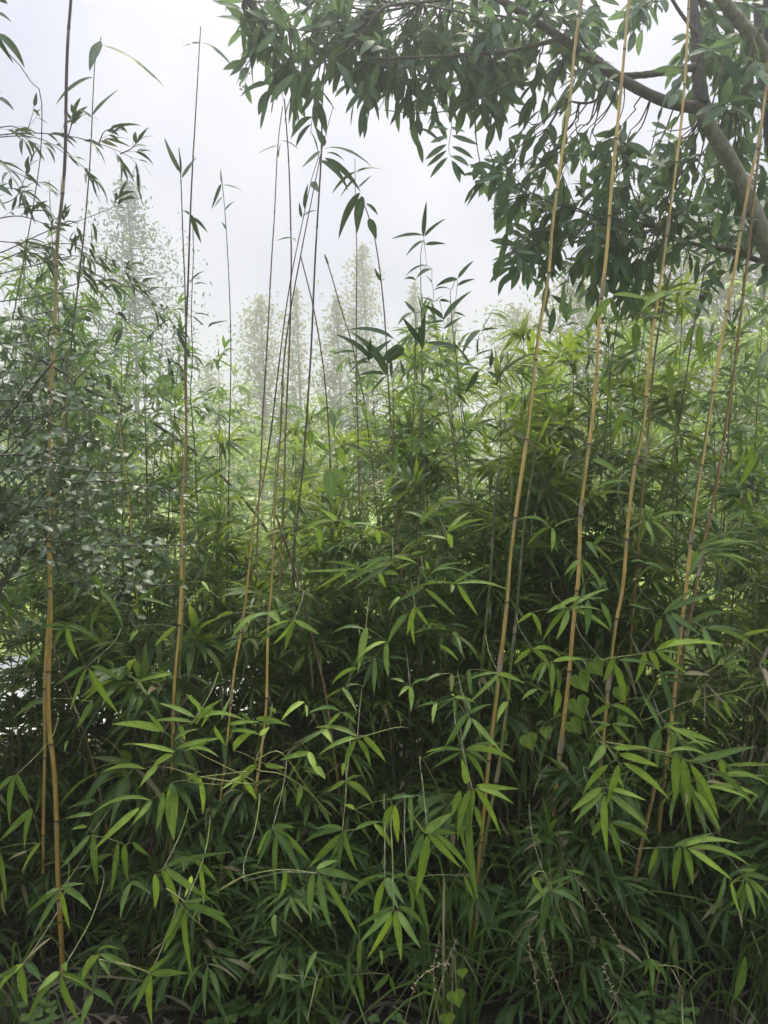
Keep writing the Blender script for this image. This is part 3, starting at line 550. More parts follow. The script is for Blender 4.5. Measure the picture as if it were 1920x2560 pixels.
cane('dark leaning pole crossing diagonally behind the far left canes', [(60, 880), (150, 925), (205, 970), (280, 1000), (370, 1050), (440, 1095), (490, 1130), (540, 1180), (620, 1260), (700, 1400)], 3.6, 8, 8, Ytop=2.9, mat='culm_dark', sheath=0, group=None)

# ------------------------------------------------------------------ near leafy sprays, traced
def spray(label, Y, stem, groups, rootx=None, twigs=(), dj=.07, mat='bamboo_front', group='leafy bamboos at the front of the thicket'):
    """stem: photo px polyline from the low end to the leaf end; runs down to a root in the ground"""
    P = [at(x, y, Y) for x, y in stem]
    q1 = P[-1]; K = [P[-1]]
    for a_ in P[-2::-1]:
        if abs(K[0][0] - a_[0]) > 1.2 * abs(K[0][2] - a_[2]): K = [a_] + K
        else: break
    P = K; bx = P[0][0] * (Y + .8) / Y + rs.uniform(-.1, .1); by = Y + .8
    base = np.array([bx, by, -0.03]); mid = np.array([bx, Y + .74, q1[2] * .55])
    P = [np.array([P[0][0] * 1.12, Y + .5, P[0][2] * .98]), P[0] + np.array([0, .2, .02])] + P
    org = (base[0], base[1], 0); root = empty('bamboo_plant', org)
    c = MB(); Q = smooth(np.array([base, mid] + P), 26); Q = culm_path(Q, .004, .0010, .16, .3, 6, c)[0]; Q = Q[np.linspace(0, len(Q) - 1, 60).astype(int)]
    lb = MB(); tw = c
    for (ox, oy, items) in groups:
        leaf_px(lb, ox, oy, Y, items, dj)
        bs = np.array([at(ox + i[0] / 2.592, oy + i[1] / 2.592, Y) for i in items])
        # twigs: chain from each leaf base to the nearest point of the stem / previous bases
        have = [q for q in Q[22:]]
        order = sorted(range(len(bs)), key=lambda k: min(np.linalg.norm(bs[k] - h) for h in have))
        for k in order:
            h = min(have, key=lambda h: np.linalg.norm(bs[k] - h))
            dd = np.linalg.norm(bs[k] - h)
            if dd > 0.004: tube(tw, smooth([h, (h + bs[k]) / 2 + np.array([0, 0.0, 0.05 * dd]), bs[k]], 6), np.linspace(.0010, .0006, 6), 4, col=(.5, .0, 0, 1))
            have.append(bs[k])
    for t in twigs:
        tp = [at(x, y, Y) for x, y in t]; tp = [min(have, key=lambda h: np.linalg.norm(tp[0] - h))] + tp
        tube(tw, smooth(tp, 14), np.linspace(.0016, .0008, 14), 5, col=(.5, .25, 0, 1))
    c.build('stem', M['culm_green'], root, org)
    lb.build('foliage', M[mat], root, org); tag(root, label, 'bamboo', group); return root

CM, CR_, CL, BL, BC, BR, C5, C2 = (640, 1280), (1280, 1280), (0, 1280), (0, 1920), (640, 1920), (1280, 1920), (640, 640), (640, 0)
rs.seed(31); random.seed(31)
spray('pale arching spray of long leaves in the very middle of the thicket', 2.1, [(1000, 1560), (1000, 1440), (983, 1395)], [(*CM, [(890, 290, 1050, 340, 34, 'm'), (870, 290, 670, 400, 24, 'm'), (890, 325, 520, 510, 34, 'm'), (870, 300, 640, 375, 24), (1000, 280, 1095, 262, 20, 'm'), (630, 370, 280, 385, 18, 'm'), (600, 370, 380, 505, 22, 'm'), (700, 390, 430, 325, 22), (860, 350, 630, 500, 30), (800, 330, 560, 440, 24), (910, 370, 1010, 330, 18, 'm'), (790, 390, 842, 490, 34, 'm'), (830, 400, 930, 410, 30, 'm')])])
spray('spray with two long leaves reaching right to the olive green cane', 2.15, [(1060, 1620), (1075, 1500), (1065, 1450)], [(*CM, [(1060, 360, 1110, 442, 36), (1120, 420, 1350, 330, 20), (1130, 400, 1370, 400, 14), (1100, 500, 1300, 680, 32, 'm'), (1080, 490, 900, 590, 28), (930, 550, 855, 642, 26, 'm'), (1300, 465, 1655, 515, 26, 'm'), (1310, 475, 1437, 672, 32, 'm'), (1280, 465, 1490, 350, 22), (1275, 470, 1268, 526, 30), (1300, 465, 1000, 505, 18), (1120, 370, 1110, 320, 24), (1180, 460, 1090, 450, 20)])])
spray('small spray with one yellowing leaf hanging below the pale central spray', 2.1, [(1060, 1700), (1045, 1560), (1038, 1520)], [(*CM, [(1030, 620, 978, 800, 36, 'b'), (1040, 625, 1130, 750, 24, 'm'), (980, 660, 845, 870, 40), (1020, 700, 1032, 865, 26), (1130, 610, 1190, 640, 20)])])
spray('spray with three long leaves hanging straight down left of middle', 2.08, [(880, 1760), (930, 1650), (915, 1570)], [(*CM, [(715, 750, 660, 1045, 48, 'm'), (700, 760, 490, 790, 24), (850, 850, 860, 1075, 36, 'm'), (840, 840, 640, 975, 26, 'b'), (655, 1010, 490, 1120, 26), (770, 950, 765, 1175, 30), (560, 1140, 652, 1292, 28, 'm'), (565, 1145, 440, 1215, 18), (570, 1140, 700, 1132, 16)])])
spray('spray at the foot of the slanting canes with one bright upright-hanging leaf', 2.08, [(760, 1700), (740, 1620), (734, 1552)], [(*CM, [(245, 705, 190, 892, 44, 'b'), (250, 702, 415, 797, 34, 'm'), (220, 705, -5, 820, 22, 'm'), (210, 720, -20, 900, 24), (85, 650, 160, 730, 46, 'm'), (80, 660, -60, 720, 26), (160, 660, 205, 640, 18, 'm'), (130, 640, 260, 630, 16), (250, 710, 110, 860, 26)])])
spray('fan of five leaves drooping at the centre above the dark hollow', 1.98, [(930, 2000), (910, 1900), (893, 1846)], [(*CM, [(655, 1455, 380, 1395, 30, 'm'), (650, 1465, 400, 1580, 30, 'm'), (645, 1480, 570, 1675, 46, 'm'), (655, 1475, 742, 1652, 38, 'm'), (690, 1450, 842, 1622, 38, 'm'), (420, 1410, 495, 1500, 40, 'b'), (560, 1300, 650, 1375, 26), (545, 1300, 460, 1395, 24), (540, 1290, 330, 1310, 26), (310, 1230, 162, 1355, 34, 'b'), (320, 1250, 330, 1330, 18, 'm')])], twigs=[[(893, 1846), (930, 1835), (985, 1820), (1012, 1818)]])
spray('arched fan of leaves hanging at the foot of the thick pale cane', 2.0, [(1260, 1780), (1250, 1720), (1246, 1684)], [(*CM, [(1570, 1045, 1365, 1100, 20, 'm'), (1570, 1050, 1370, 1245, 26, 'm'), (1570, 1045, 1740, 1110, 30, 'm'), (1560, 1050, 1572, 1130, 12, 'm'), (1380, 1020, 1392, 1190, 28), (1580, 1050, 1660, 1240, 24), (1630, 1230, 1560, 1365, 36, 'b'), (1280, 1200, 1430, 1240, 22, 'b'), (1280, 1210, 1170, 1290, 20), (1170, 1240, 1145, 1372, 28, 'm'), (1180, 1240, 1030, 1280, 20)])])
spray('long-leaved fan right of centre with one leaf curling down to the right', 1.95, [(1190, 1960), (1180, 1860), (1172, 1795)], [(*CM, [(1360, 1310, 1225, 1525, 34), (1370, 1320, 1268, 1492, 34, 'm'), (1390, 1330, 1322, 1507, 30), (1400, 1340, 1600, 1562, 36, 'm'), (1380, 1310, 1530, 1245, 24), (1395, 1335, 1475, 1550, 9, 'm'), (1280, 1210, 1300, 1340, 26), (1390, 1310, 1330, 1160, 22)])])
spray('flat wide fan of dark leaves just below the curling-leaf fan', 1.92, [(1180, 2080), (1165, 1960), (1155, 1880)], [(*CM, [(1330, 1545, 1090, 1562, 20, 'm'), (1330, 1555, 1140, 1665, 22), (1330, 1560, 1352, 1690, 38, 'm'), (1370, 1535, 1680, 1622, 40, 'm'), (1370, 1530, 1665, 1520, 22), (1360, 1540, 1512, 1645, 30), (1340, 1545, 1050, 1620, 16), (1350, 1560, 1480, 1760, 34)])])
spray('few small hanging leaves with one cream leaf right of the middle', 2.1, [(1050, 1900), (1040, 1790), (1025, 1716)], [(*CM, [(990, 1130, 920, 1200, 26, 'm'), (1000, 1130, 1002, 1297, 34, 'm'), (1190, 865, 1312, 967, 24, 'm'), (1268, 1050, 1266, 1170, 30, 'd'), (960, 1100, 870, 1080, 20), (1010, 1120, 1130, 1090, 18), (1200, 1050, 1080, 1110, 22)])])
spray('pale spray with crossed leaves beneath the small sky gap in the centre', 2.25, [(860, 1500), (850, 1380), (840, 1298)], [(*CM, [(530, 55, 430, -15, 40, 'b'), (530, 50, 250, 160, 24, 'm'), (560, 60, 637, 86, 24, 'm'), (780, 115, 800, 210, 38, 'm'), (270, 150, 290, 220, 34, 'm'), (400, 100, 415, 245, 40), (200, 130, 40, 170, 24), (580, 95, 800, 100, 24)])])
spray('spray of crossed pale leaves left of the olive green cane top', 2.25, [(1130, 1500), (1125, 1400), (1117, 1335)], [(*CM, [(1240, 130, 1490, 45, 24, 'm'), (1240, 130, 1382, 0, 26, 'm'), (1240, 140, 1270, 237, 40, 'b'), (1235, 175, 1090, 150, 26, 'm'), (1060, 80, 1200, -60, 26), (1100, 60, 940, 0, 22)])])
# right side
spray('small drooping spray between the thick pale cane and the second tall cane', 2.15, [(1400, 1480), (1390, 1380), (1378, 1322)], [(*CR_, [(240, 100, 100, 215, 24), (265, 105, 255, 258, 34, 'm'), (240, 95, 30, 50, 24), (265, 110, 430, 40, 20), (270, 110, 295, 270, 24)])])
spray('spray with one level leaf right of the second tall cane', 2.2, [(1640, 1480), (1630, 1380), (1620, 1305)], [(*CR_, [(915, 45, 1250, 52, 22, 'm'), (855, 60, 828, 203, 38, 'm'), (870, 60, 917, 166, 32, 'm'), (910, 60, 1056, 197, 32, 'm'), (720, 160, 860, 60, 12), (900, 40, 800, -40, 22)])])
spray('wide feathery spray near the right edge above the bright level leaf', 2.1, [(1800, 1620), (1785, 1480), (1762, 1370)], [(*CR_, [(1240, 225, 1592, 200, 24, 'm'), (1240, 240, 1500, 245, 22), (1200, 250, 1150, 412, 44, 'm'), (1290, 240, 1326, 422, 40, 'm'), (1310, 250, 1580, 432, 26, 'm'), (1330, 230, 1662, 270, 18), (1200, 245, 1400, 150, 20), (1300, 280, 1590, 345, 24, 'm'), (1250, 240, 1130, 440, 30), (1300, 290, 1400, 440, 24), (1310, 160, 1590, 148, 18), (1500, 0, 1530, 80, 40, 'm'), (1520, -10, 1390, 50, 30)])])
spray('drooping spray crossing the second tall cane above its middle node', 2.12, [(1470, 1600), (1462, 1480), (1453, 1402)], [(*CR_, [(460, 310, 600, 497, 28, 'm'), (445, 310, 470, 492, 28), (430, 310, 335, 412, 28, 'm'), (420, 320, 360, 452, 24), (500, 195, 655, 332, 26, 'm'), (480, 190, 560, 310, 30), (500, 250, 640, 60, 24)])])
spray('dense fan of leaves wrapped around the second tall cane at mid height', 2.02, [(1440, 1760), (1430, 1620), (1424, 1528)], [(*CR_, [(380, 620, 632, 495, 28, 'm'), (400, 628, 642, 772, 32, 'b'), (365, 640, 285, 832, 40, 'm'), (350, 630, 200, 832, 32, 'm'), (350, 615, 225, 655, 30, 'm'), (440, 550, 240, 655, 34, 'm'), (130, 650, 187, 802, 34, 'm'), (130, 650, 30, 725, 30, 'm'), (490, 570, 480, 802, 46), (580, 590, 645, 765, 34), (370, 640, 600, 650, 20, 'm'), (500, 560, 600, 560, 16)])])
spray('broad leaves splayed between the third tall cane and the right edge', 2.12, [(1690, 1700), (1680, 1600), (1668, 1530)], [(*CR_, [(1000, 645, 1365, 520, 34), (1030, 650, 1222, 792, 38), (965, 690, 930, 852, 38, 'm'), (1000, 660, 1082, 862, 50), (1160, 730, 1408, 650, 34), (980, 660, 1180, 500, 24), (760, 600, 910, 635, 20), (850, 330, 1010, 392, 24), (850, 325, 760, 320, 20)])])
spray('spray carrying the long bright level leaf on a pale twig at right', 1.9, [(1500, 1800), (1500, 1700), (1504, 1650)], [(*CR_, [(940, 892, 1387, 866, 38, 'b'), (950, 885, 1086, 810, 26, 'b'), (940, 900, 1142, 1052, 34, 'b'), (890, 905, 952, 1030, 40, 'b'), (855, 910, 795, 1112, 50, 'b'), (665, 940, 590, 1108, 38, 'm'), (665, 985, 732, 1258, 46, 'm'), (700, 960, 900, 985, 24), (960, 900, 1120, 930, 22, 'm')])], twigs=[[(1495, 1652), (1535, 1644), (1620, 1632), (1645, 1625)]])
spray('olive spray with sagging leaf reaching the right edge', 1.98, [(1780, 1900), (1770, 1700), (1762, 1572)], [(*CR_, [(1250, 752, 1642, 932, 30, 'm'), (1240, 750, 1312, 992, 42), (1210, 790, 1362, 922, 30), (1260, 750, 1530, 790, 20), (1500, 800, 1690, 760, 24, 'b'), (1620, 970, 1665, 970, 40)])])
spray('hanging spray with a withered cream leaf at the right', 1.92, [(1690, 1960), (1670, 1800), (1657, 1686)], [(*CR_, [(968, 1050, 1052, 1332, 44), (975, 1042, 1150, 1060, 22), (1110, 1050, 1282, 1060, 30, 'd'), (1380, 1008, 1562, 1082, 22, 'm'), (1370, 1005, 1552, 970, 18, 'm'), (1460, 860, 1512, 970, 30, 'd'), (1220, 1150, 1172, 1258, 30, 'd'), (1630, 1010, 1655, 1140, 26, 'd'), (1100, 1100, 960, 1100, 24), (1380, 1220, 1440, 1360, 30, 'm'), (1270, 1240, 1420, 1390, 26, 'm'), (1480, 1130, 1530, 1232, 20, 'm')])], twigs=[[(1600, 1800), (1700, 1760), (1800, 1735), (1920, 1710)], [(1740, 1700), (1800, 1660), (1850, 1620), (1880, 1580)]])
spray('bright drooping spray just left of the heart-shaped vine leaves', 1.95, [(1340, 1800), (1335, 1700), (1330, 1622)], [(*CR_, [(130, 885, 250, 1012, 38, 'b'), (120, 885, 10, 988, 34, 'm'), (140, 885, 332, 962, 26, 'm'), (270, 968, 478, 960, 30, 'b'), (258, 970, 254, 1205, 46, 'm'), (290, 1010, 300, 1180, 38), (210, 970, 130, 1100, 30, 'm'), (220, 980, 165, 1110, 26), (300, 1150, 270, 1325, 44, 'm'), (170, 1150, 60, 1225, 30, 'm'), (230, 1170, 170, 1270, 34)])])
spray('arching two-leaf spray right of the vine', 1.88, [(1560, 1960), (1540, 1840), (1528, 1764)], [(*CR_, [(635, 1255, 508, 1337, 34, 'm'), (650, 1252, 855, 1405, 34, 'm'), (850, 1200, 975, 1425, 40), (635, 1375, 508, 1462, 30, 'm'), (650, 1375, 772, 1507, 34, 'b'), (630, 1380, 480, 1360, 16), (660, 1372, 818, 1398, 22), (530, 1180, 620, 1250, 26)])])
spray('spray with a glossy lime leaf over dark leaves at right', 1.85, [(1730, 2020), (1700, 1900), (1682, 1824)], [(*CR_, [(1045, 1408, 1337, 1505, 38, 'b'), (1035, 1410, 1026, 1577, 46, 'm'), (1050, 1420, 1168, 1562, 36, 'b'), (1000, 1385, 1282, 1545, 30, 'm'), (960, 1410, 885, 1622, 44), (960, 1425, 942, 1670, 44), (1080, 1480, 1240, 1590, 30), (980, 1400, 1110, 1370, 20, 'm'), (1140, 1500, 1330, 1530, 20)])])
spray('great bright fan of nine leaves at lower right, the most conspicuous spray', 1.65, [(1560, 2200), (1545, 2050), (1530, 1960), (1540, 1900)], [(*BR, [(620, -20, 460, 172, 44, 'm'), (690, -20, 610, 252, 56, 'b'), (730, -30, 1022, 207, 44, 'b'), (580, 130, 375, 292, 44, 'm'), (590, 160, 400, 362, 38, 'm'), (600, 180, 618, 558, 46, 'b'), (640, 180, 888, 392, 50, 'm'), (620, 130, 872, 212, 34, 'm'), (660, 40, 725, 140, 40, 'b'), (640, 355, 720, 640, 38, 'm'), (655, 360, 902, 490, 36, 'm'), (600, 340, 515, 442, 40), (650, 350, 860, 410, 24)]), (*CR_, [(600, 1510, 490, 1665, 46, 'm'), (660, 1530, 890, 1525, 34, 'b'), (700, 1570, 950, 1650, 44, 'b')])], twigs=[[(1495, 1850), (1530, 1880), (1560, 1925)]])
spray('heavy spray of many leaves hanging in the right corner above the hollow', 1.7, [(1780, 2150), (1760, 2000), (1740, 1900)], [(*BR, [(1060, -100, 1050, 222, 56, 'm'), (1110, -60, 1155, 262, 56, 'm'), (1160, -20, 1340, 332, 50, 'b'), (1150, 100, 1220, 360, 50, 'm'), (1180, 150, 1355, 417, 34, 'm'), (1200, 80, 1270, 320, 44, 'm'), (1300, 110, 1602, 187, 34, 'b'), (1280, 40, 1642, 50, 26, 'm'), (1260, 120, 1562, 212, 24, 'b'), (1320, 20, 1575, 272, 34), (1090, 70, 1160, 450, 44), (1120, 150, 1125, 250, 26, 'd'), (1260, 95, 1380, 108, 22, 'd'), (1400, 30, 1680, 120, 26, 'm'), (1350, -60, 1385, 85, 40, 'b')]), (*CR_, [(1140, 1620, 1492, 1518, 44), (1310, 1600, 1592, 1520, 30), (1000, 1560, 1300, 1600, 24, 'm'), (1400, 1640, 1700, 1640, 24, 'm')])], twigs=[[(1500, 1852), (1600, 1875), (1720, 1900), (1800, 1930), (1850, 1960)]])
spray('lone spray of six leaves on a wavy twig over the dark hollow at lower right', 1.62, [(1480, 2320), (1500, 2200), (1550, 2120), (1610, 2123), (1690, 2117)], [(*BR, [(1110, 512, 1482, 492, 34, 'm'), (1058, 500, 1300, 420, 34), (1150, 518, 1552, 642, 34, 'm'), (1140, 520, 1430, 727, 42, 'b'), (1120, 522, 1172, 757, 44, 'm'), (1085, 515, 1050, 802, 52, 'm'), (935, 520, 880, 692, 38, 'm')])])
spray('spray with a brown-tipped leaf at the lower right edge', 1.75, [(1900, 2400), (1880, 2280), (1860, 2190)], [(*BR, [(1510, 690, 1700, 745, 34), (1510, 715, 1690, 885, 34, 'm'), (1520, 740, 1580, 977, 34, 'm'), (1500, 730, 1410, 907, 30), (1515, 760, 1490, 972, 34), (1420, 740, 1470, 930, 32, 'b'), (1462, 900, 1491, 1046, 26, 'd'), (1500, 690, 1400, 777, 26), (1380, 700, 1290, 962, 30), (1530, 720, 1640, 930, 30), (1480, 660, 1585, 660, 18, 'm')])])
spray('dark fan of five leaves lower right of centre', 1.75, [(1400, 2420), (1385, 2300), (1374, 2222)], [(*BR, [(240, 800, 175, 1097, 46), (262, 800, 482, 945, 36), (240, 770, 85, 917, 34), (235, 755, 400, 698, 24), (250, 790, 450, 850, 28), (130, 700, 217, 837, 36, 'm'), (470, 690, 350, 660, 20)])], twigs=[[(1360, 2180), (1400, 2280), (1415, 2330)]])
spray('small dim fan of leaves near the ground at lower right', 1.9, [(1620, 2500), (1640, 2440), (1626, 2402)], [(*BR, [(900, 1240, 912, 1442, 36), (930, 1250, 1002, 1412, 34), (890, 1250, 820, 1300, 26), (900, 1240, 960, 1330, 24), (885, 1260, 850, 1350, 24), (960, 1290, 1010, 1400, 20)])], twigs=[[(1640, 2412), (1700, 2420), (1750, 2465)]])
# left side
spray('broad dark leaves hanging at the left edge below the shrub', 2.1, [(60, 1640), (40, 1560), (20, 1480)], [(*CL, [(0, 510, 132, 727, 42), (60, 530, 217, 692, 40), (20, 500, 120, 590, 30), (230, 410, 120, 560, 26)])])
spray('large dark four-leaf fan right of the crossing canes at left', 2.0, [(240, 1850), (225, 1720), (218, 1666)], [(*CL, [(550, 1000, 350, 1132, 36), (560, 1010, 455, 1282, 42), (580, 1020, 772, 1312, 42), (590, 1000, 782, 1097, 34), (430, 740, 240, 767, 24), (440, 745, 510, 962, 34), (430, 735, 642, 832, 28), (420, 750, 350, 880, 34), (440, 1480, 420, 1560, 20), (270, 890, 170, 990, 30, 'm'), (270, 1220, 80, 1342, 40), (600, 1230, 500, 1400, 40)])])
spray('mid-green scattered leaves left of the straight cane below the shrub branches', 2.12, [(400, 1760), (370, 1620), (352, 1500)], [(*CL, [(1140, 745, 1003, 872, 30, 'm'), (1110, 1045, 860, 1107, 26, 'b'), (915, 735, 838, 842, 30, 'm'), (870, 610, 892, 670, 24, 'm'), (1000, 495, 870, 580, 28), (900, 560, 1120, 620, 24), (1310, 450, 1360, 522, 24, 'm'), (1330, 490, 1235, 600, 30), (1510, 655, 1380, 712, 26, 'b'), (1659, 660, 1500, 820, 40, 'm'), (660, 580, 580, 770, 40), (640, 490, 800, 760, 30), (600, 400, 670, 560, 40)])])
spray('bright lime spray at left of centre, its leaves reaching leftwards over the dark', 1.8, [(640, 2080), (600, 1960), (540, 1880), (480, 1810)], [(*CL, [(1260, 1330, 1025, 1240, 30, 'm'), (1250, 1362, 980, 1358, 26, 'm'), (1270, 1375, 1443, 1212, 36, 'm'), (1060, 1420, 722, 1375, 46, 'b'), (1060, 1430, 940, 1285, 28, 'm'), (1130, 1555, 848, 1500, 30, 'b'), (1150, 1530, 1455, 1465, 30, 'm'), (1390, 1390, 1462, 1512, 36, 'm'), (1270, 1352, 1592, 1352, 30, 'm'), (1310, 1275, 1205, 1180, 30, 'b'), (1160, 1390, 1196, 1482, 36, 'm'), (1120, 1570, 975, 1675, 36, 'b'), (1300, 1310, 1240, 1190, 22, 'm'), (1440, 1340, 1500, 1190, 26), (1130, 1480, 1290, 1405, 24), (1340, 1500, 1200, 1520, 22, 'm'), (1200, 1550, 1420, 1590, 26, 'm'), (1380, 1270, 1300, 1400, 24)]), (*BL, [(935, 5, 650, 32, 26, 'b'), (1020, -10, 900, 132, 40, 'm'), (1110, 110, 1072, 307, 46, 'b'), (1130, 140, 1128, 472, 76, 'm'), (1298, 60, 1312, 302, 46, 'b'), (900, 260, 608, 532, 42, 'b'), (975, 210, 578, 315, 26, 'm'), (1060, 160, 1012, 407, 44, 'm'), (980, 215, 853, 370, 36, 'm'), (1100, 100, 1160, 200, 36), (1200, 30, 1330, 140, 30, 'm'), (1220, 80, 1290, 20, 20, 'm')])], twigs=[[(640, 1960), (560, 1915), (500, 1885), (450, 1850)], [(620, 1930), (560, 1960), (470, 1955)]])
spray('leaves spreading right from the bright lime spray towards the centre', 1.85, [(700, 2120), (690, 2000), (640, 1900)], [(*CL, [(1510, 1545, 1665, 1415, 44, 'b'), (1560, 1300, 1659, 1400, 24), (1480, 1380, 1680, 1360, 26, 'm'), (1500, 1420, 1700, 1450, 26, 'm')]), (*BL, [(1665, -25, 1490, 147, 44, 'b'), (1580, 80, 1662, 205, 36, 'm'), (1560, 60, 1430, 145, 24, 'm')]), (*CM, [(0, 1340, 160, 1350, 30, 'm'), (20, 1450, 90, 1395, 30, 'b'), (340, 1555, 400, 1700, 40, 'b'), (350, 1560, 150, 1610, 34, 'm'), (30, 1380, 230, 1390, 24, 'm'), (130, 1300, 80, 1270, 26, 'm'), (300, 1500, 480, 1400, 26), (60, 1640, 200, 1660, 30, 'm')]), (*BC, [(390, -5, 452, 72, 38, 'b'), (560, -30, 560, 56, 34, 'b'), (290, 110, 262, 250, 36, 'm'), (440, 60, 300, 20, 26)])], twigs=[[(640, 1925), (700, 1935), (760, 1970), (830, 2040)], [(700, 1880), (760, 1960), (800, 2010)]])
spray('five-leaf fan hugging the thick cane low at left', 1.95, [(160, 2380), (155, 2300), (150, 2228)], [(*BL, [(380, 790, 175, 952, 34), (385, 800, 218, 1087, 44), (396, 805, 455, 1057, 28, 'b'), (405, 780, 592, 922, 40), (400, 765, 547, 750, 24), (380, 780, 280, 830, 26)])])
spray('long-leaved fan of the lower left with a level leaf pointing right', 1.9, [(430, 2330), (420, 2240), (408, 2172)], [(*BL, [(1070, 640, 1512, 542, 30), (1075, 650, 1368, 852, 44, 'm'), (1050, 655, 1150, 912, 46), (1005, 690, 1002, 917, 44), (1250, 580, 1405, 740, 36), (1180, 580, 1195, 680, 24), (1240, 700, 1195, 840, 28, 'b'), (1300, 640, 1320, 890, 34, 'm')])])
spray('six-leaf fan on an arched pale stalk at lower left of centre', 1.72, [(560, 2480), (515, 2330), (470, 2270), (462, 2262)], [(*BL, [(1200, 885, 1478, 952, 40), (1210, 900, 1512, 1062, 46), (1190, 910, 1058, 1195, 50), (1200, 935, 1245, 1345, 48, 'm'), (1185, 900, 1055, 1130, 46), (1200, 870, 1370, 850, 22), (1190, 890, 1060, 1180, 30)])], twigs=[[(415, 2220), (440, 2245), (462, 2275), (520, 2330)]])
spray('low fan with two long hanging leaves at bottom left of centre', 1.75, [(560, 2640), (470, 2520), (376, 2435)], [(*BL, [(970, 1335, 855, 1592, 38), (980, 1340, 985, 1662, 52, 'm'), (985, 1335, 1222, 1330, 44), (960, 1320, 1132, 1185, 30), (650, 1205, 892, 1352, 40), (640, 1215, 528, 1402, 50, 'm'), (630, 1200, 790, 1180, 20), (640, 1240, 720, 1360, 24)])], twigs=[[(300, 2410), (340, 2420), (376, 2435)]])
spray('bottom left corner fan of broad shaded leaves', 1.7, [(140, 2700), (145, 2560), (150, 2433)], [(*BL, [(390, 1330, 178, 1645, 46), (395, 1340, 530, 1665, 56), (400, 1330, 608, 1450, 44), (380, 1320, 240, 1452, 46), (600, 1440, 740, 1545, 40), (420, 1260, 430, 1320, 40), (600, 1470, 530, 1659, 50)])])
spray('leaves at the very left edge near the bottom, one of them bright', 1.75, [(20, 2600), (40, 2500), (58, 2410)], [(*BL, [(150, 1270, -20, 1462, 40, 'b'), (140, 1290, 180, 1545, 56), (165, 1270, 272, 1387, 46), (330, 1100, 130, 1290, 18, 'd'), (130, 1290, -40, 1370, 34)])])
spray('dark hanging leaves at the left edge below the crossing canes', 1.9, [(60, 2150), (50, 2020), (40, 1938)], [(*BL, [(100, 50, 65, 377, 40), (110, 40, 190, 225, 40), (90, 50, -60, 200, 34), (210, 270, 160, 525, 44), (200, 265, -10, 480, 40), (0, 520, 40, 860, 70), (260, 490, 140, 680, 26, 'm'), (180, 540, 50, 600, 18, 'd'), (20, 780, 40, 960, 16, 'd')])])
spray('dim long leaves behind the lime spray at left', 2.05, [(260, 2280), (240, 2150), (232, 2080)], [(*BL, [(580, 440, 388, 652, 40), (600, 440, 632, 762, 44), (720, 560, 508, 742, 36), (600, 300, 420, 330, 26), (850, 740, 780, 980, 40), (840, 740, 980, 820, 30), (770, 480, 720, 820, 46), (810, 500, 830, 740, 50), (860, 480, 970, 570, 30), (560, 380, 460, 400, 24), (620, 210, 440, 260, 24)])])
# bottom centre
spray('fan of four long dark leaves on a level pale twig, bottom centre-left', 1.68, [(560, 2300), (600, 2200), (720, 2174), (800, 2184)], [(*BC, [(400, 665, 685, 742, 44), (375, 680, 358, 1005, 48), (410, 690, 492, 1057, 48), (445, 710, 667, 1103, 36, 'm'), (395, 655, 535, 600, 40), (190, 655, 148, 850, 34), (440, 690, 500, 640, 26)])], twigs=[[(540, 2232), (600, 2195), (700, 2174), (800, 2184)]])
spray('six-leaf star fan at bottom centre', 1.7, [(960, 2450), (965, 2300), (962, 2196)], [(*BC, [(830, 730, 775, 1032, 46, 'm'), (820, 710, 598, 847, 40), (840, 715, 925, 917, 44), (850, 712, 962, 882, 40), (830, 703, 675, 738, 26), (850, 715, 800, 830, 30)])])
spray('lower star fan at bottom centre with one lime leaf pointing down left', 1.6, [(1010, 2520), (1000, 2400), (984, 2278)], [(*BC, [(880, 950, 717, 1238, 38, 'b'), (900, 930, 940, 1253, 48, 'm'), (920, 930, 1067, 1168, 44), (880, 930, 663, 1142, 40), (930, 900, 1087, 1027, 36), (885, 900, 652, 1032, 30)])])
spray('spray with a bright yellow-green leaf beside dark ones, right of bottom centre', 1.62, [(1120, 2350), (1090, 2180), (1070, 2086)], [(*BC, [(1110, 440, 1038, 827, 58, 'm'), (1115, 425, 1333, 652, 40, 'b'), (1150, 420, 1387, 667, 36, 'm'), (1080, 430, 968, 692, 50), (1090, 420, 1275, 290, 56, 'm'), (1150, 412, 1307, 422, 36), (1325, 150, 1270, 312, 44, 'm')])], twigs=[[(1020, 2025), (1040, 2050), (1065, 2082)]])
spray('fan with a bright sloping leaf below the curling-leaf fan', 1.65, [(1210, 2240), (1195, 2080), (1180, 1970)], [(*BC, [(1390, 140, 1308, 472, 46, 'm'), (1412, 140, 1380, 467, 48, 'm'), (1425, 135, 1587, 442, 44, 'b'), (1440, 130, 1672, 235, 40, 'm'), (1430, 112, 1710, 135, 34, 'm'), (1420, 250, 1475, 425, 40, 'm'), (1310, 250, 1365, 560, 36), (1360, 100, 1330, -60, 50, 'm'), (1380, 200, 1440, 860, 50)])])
spray('scattered small leaves around the bare twigs at bottom centre', 1.95, [(900, 2200), (880, 2060), (866, 1952)], [(*BC, [(590, 85, 757, 232, 40, 'm'), (580, 85, 463, 157, 34, 'm'), (585, 85, 690, 50, 20), (900, 245, 922, 488, 44, 'b'), (880, 245, 830, 440, 46), (765, 365, 888, 538, 38, 'b'), (640, 270, 570, 240, 24, 'm'), (1060, 180, 1120, 300, 56), (880, 200, 1030, 190, 30), (1000, 180, 1015, 440, 34)])])
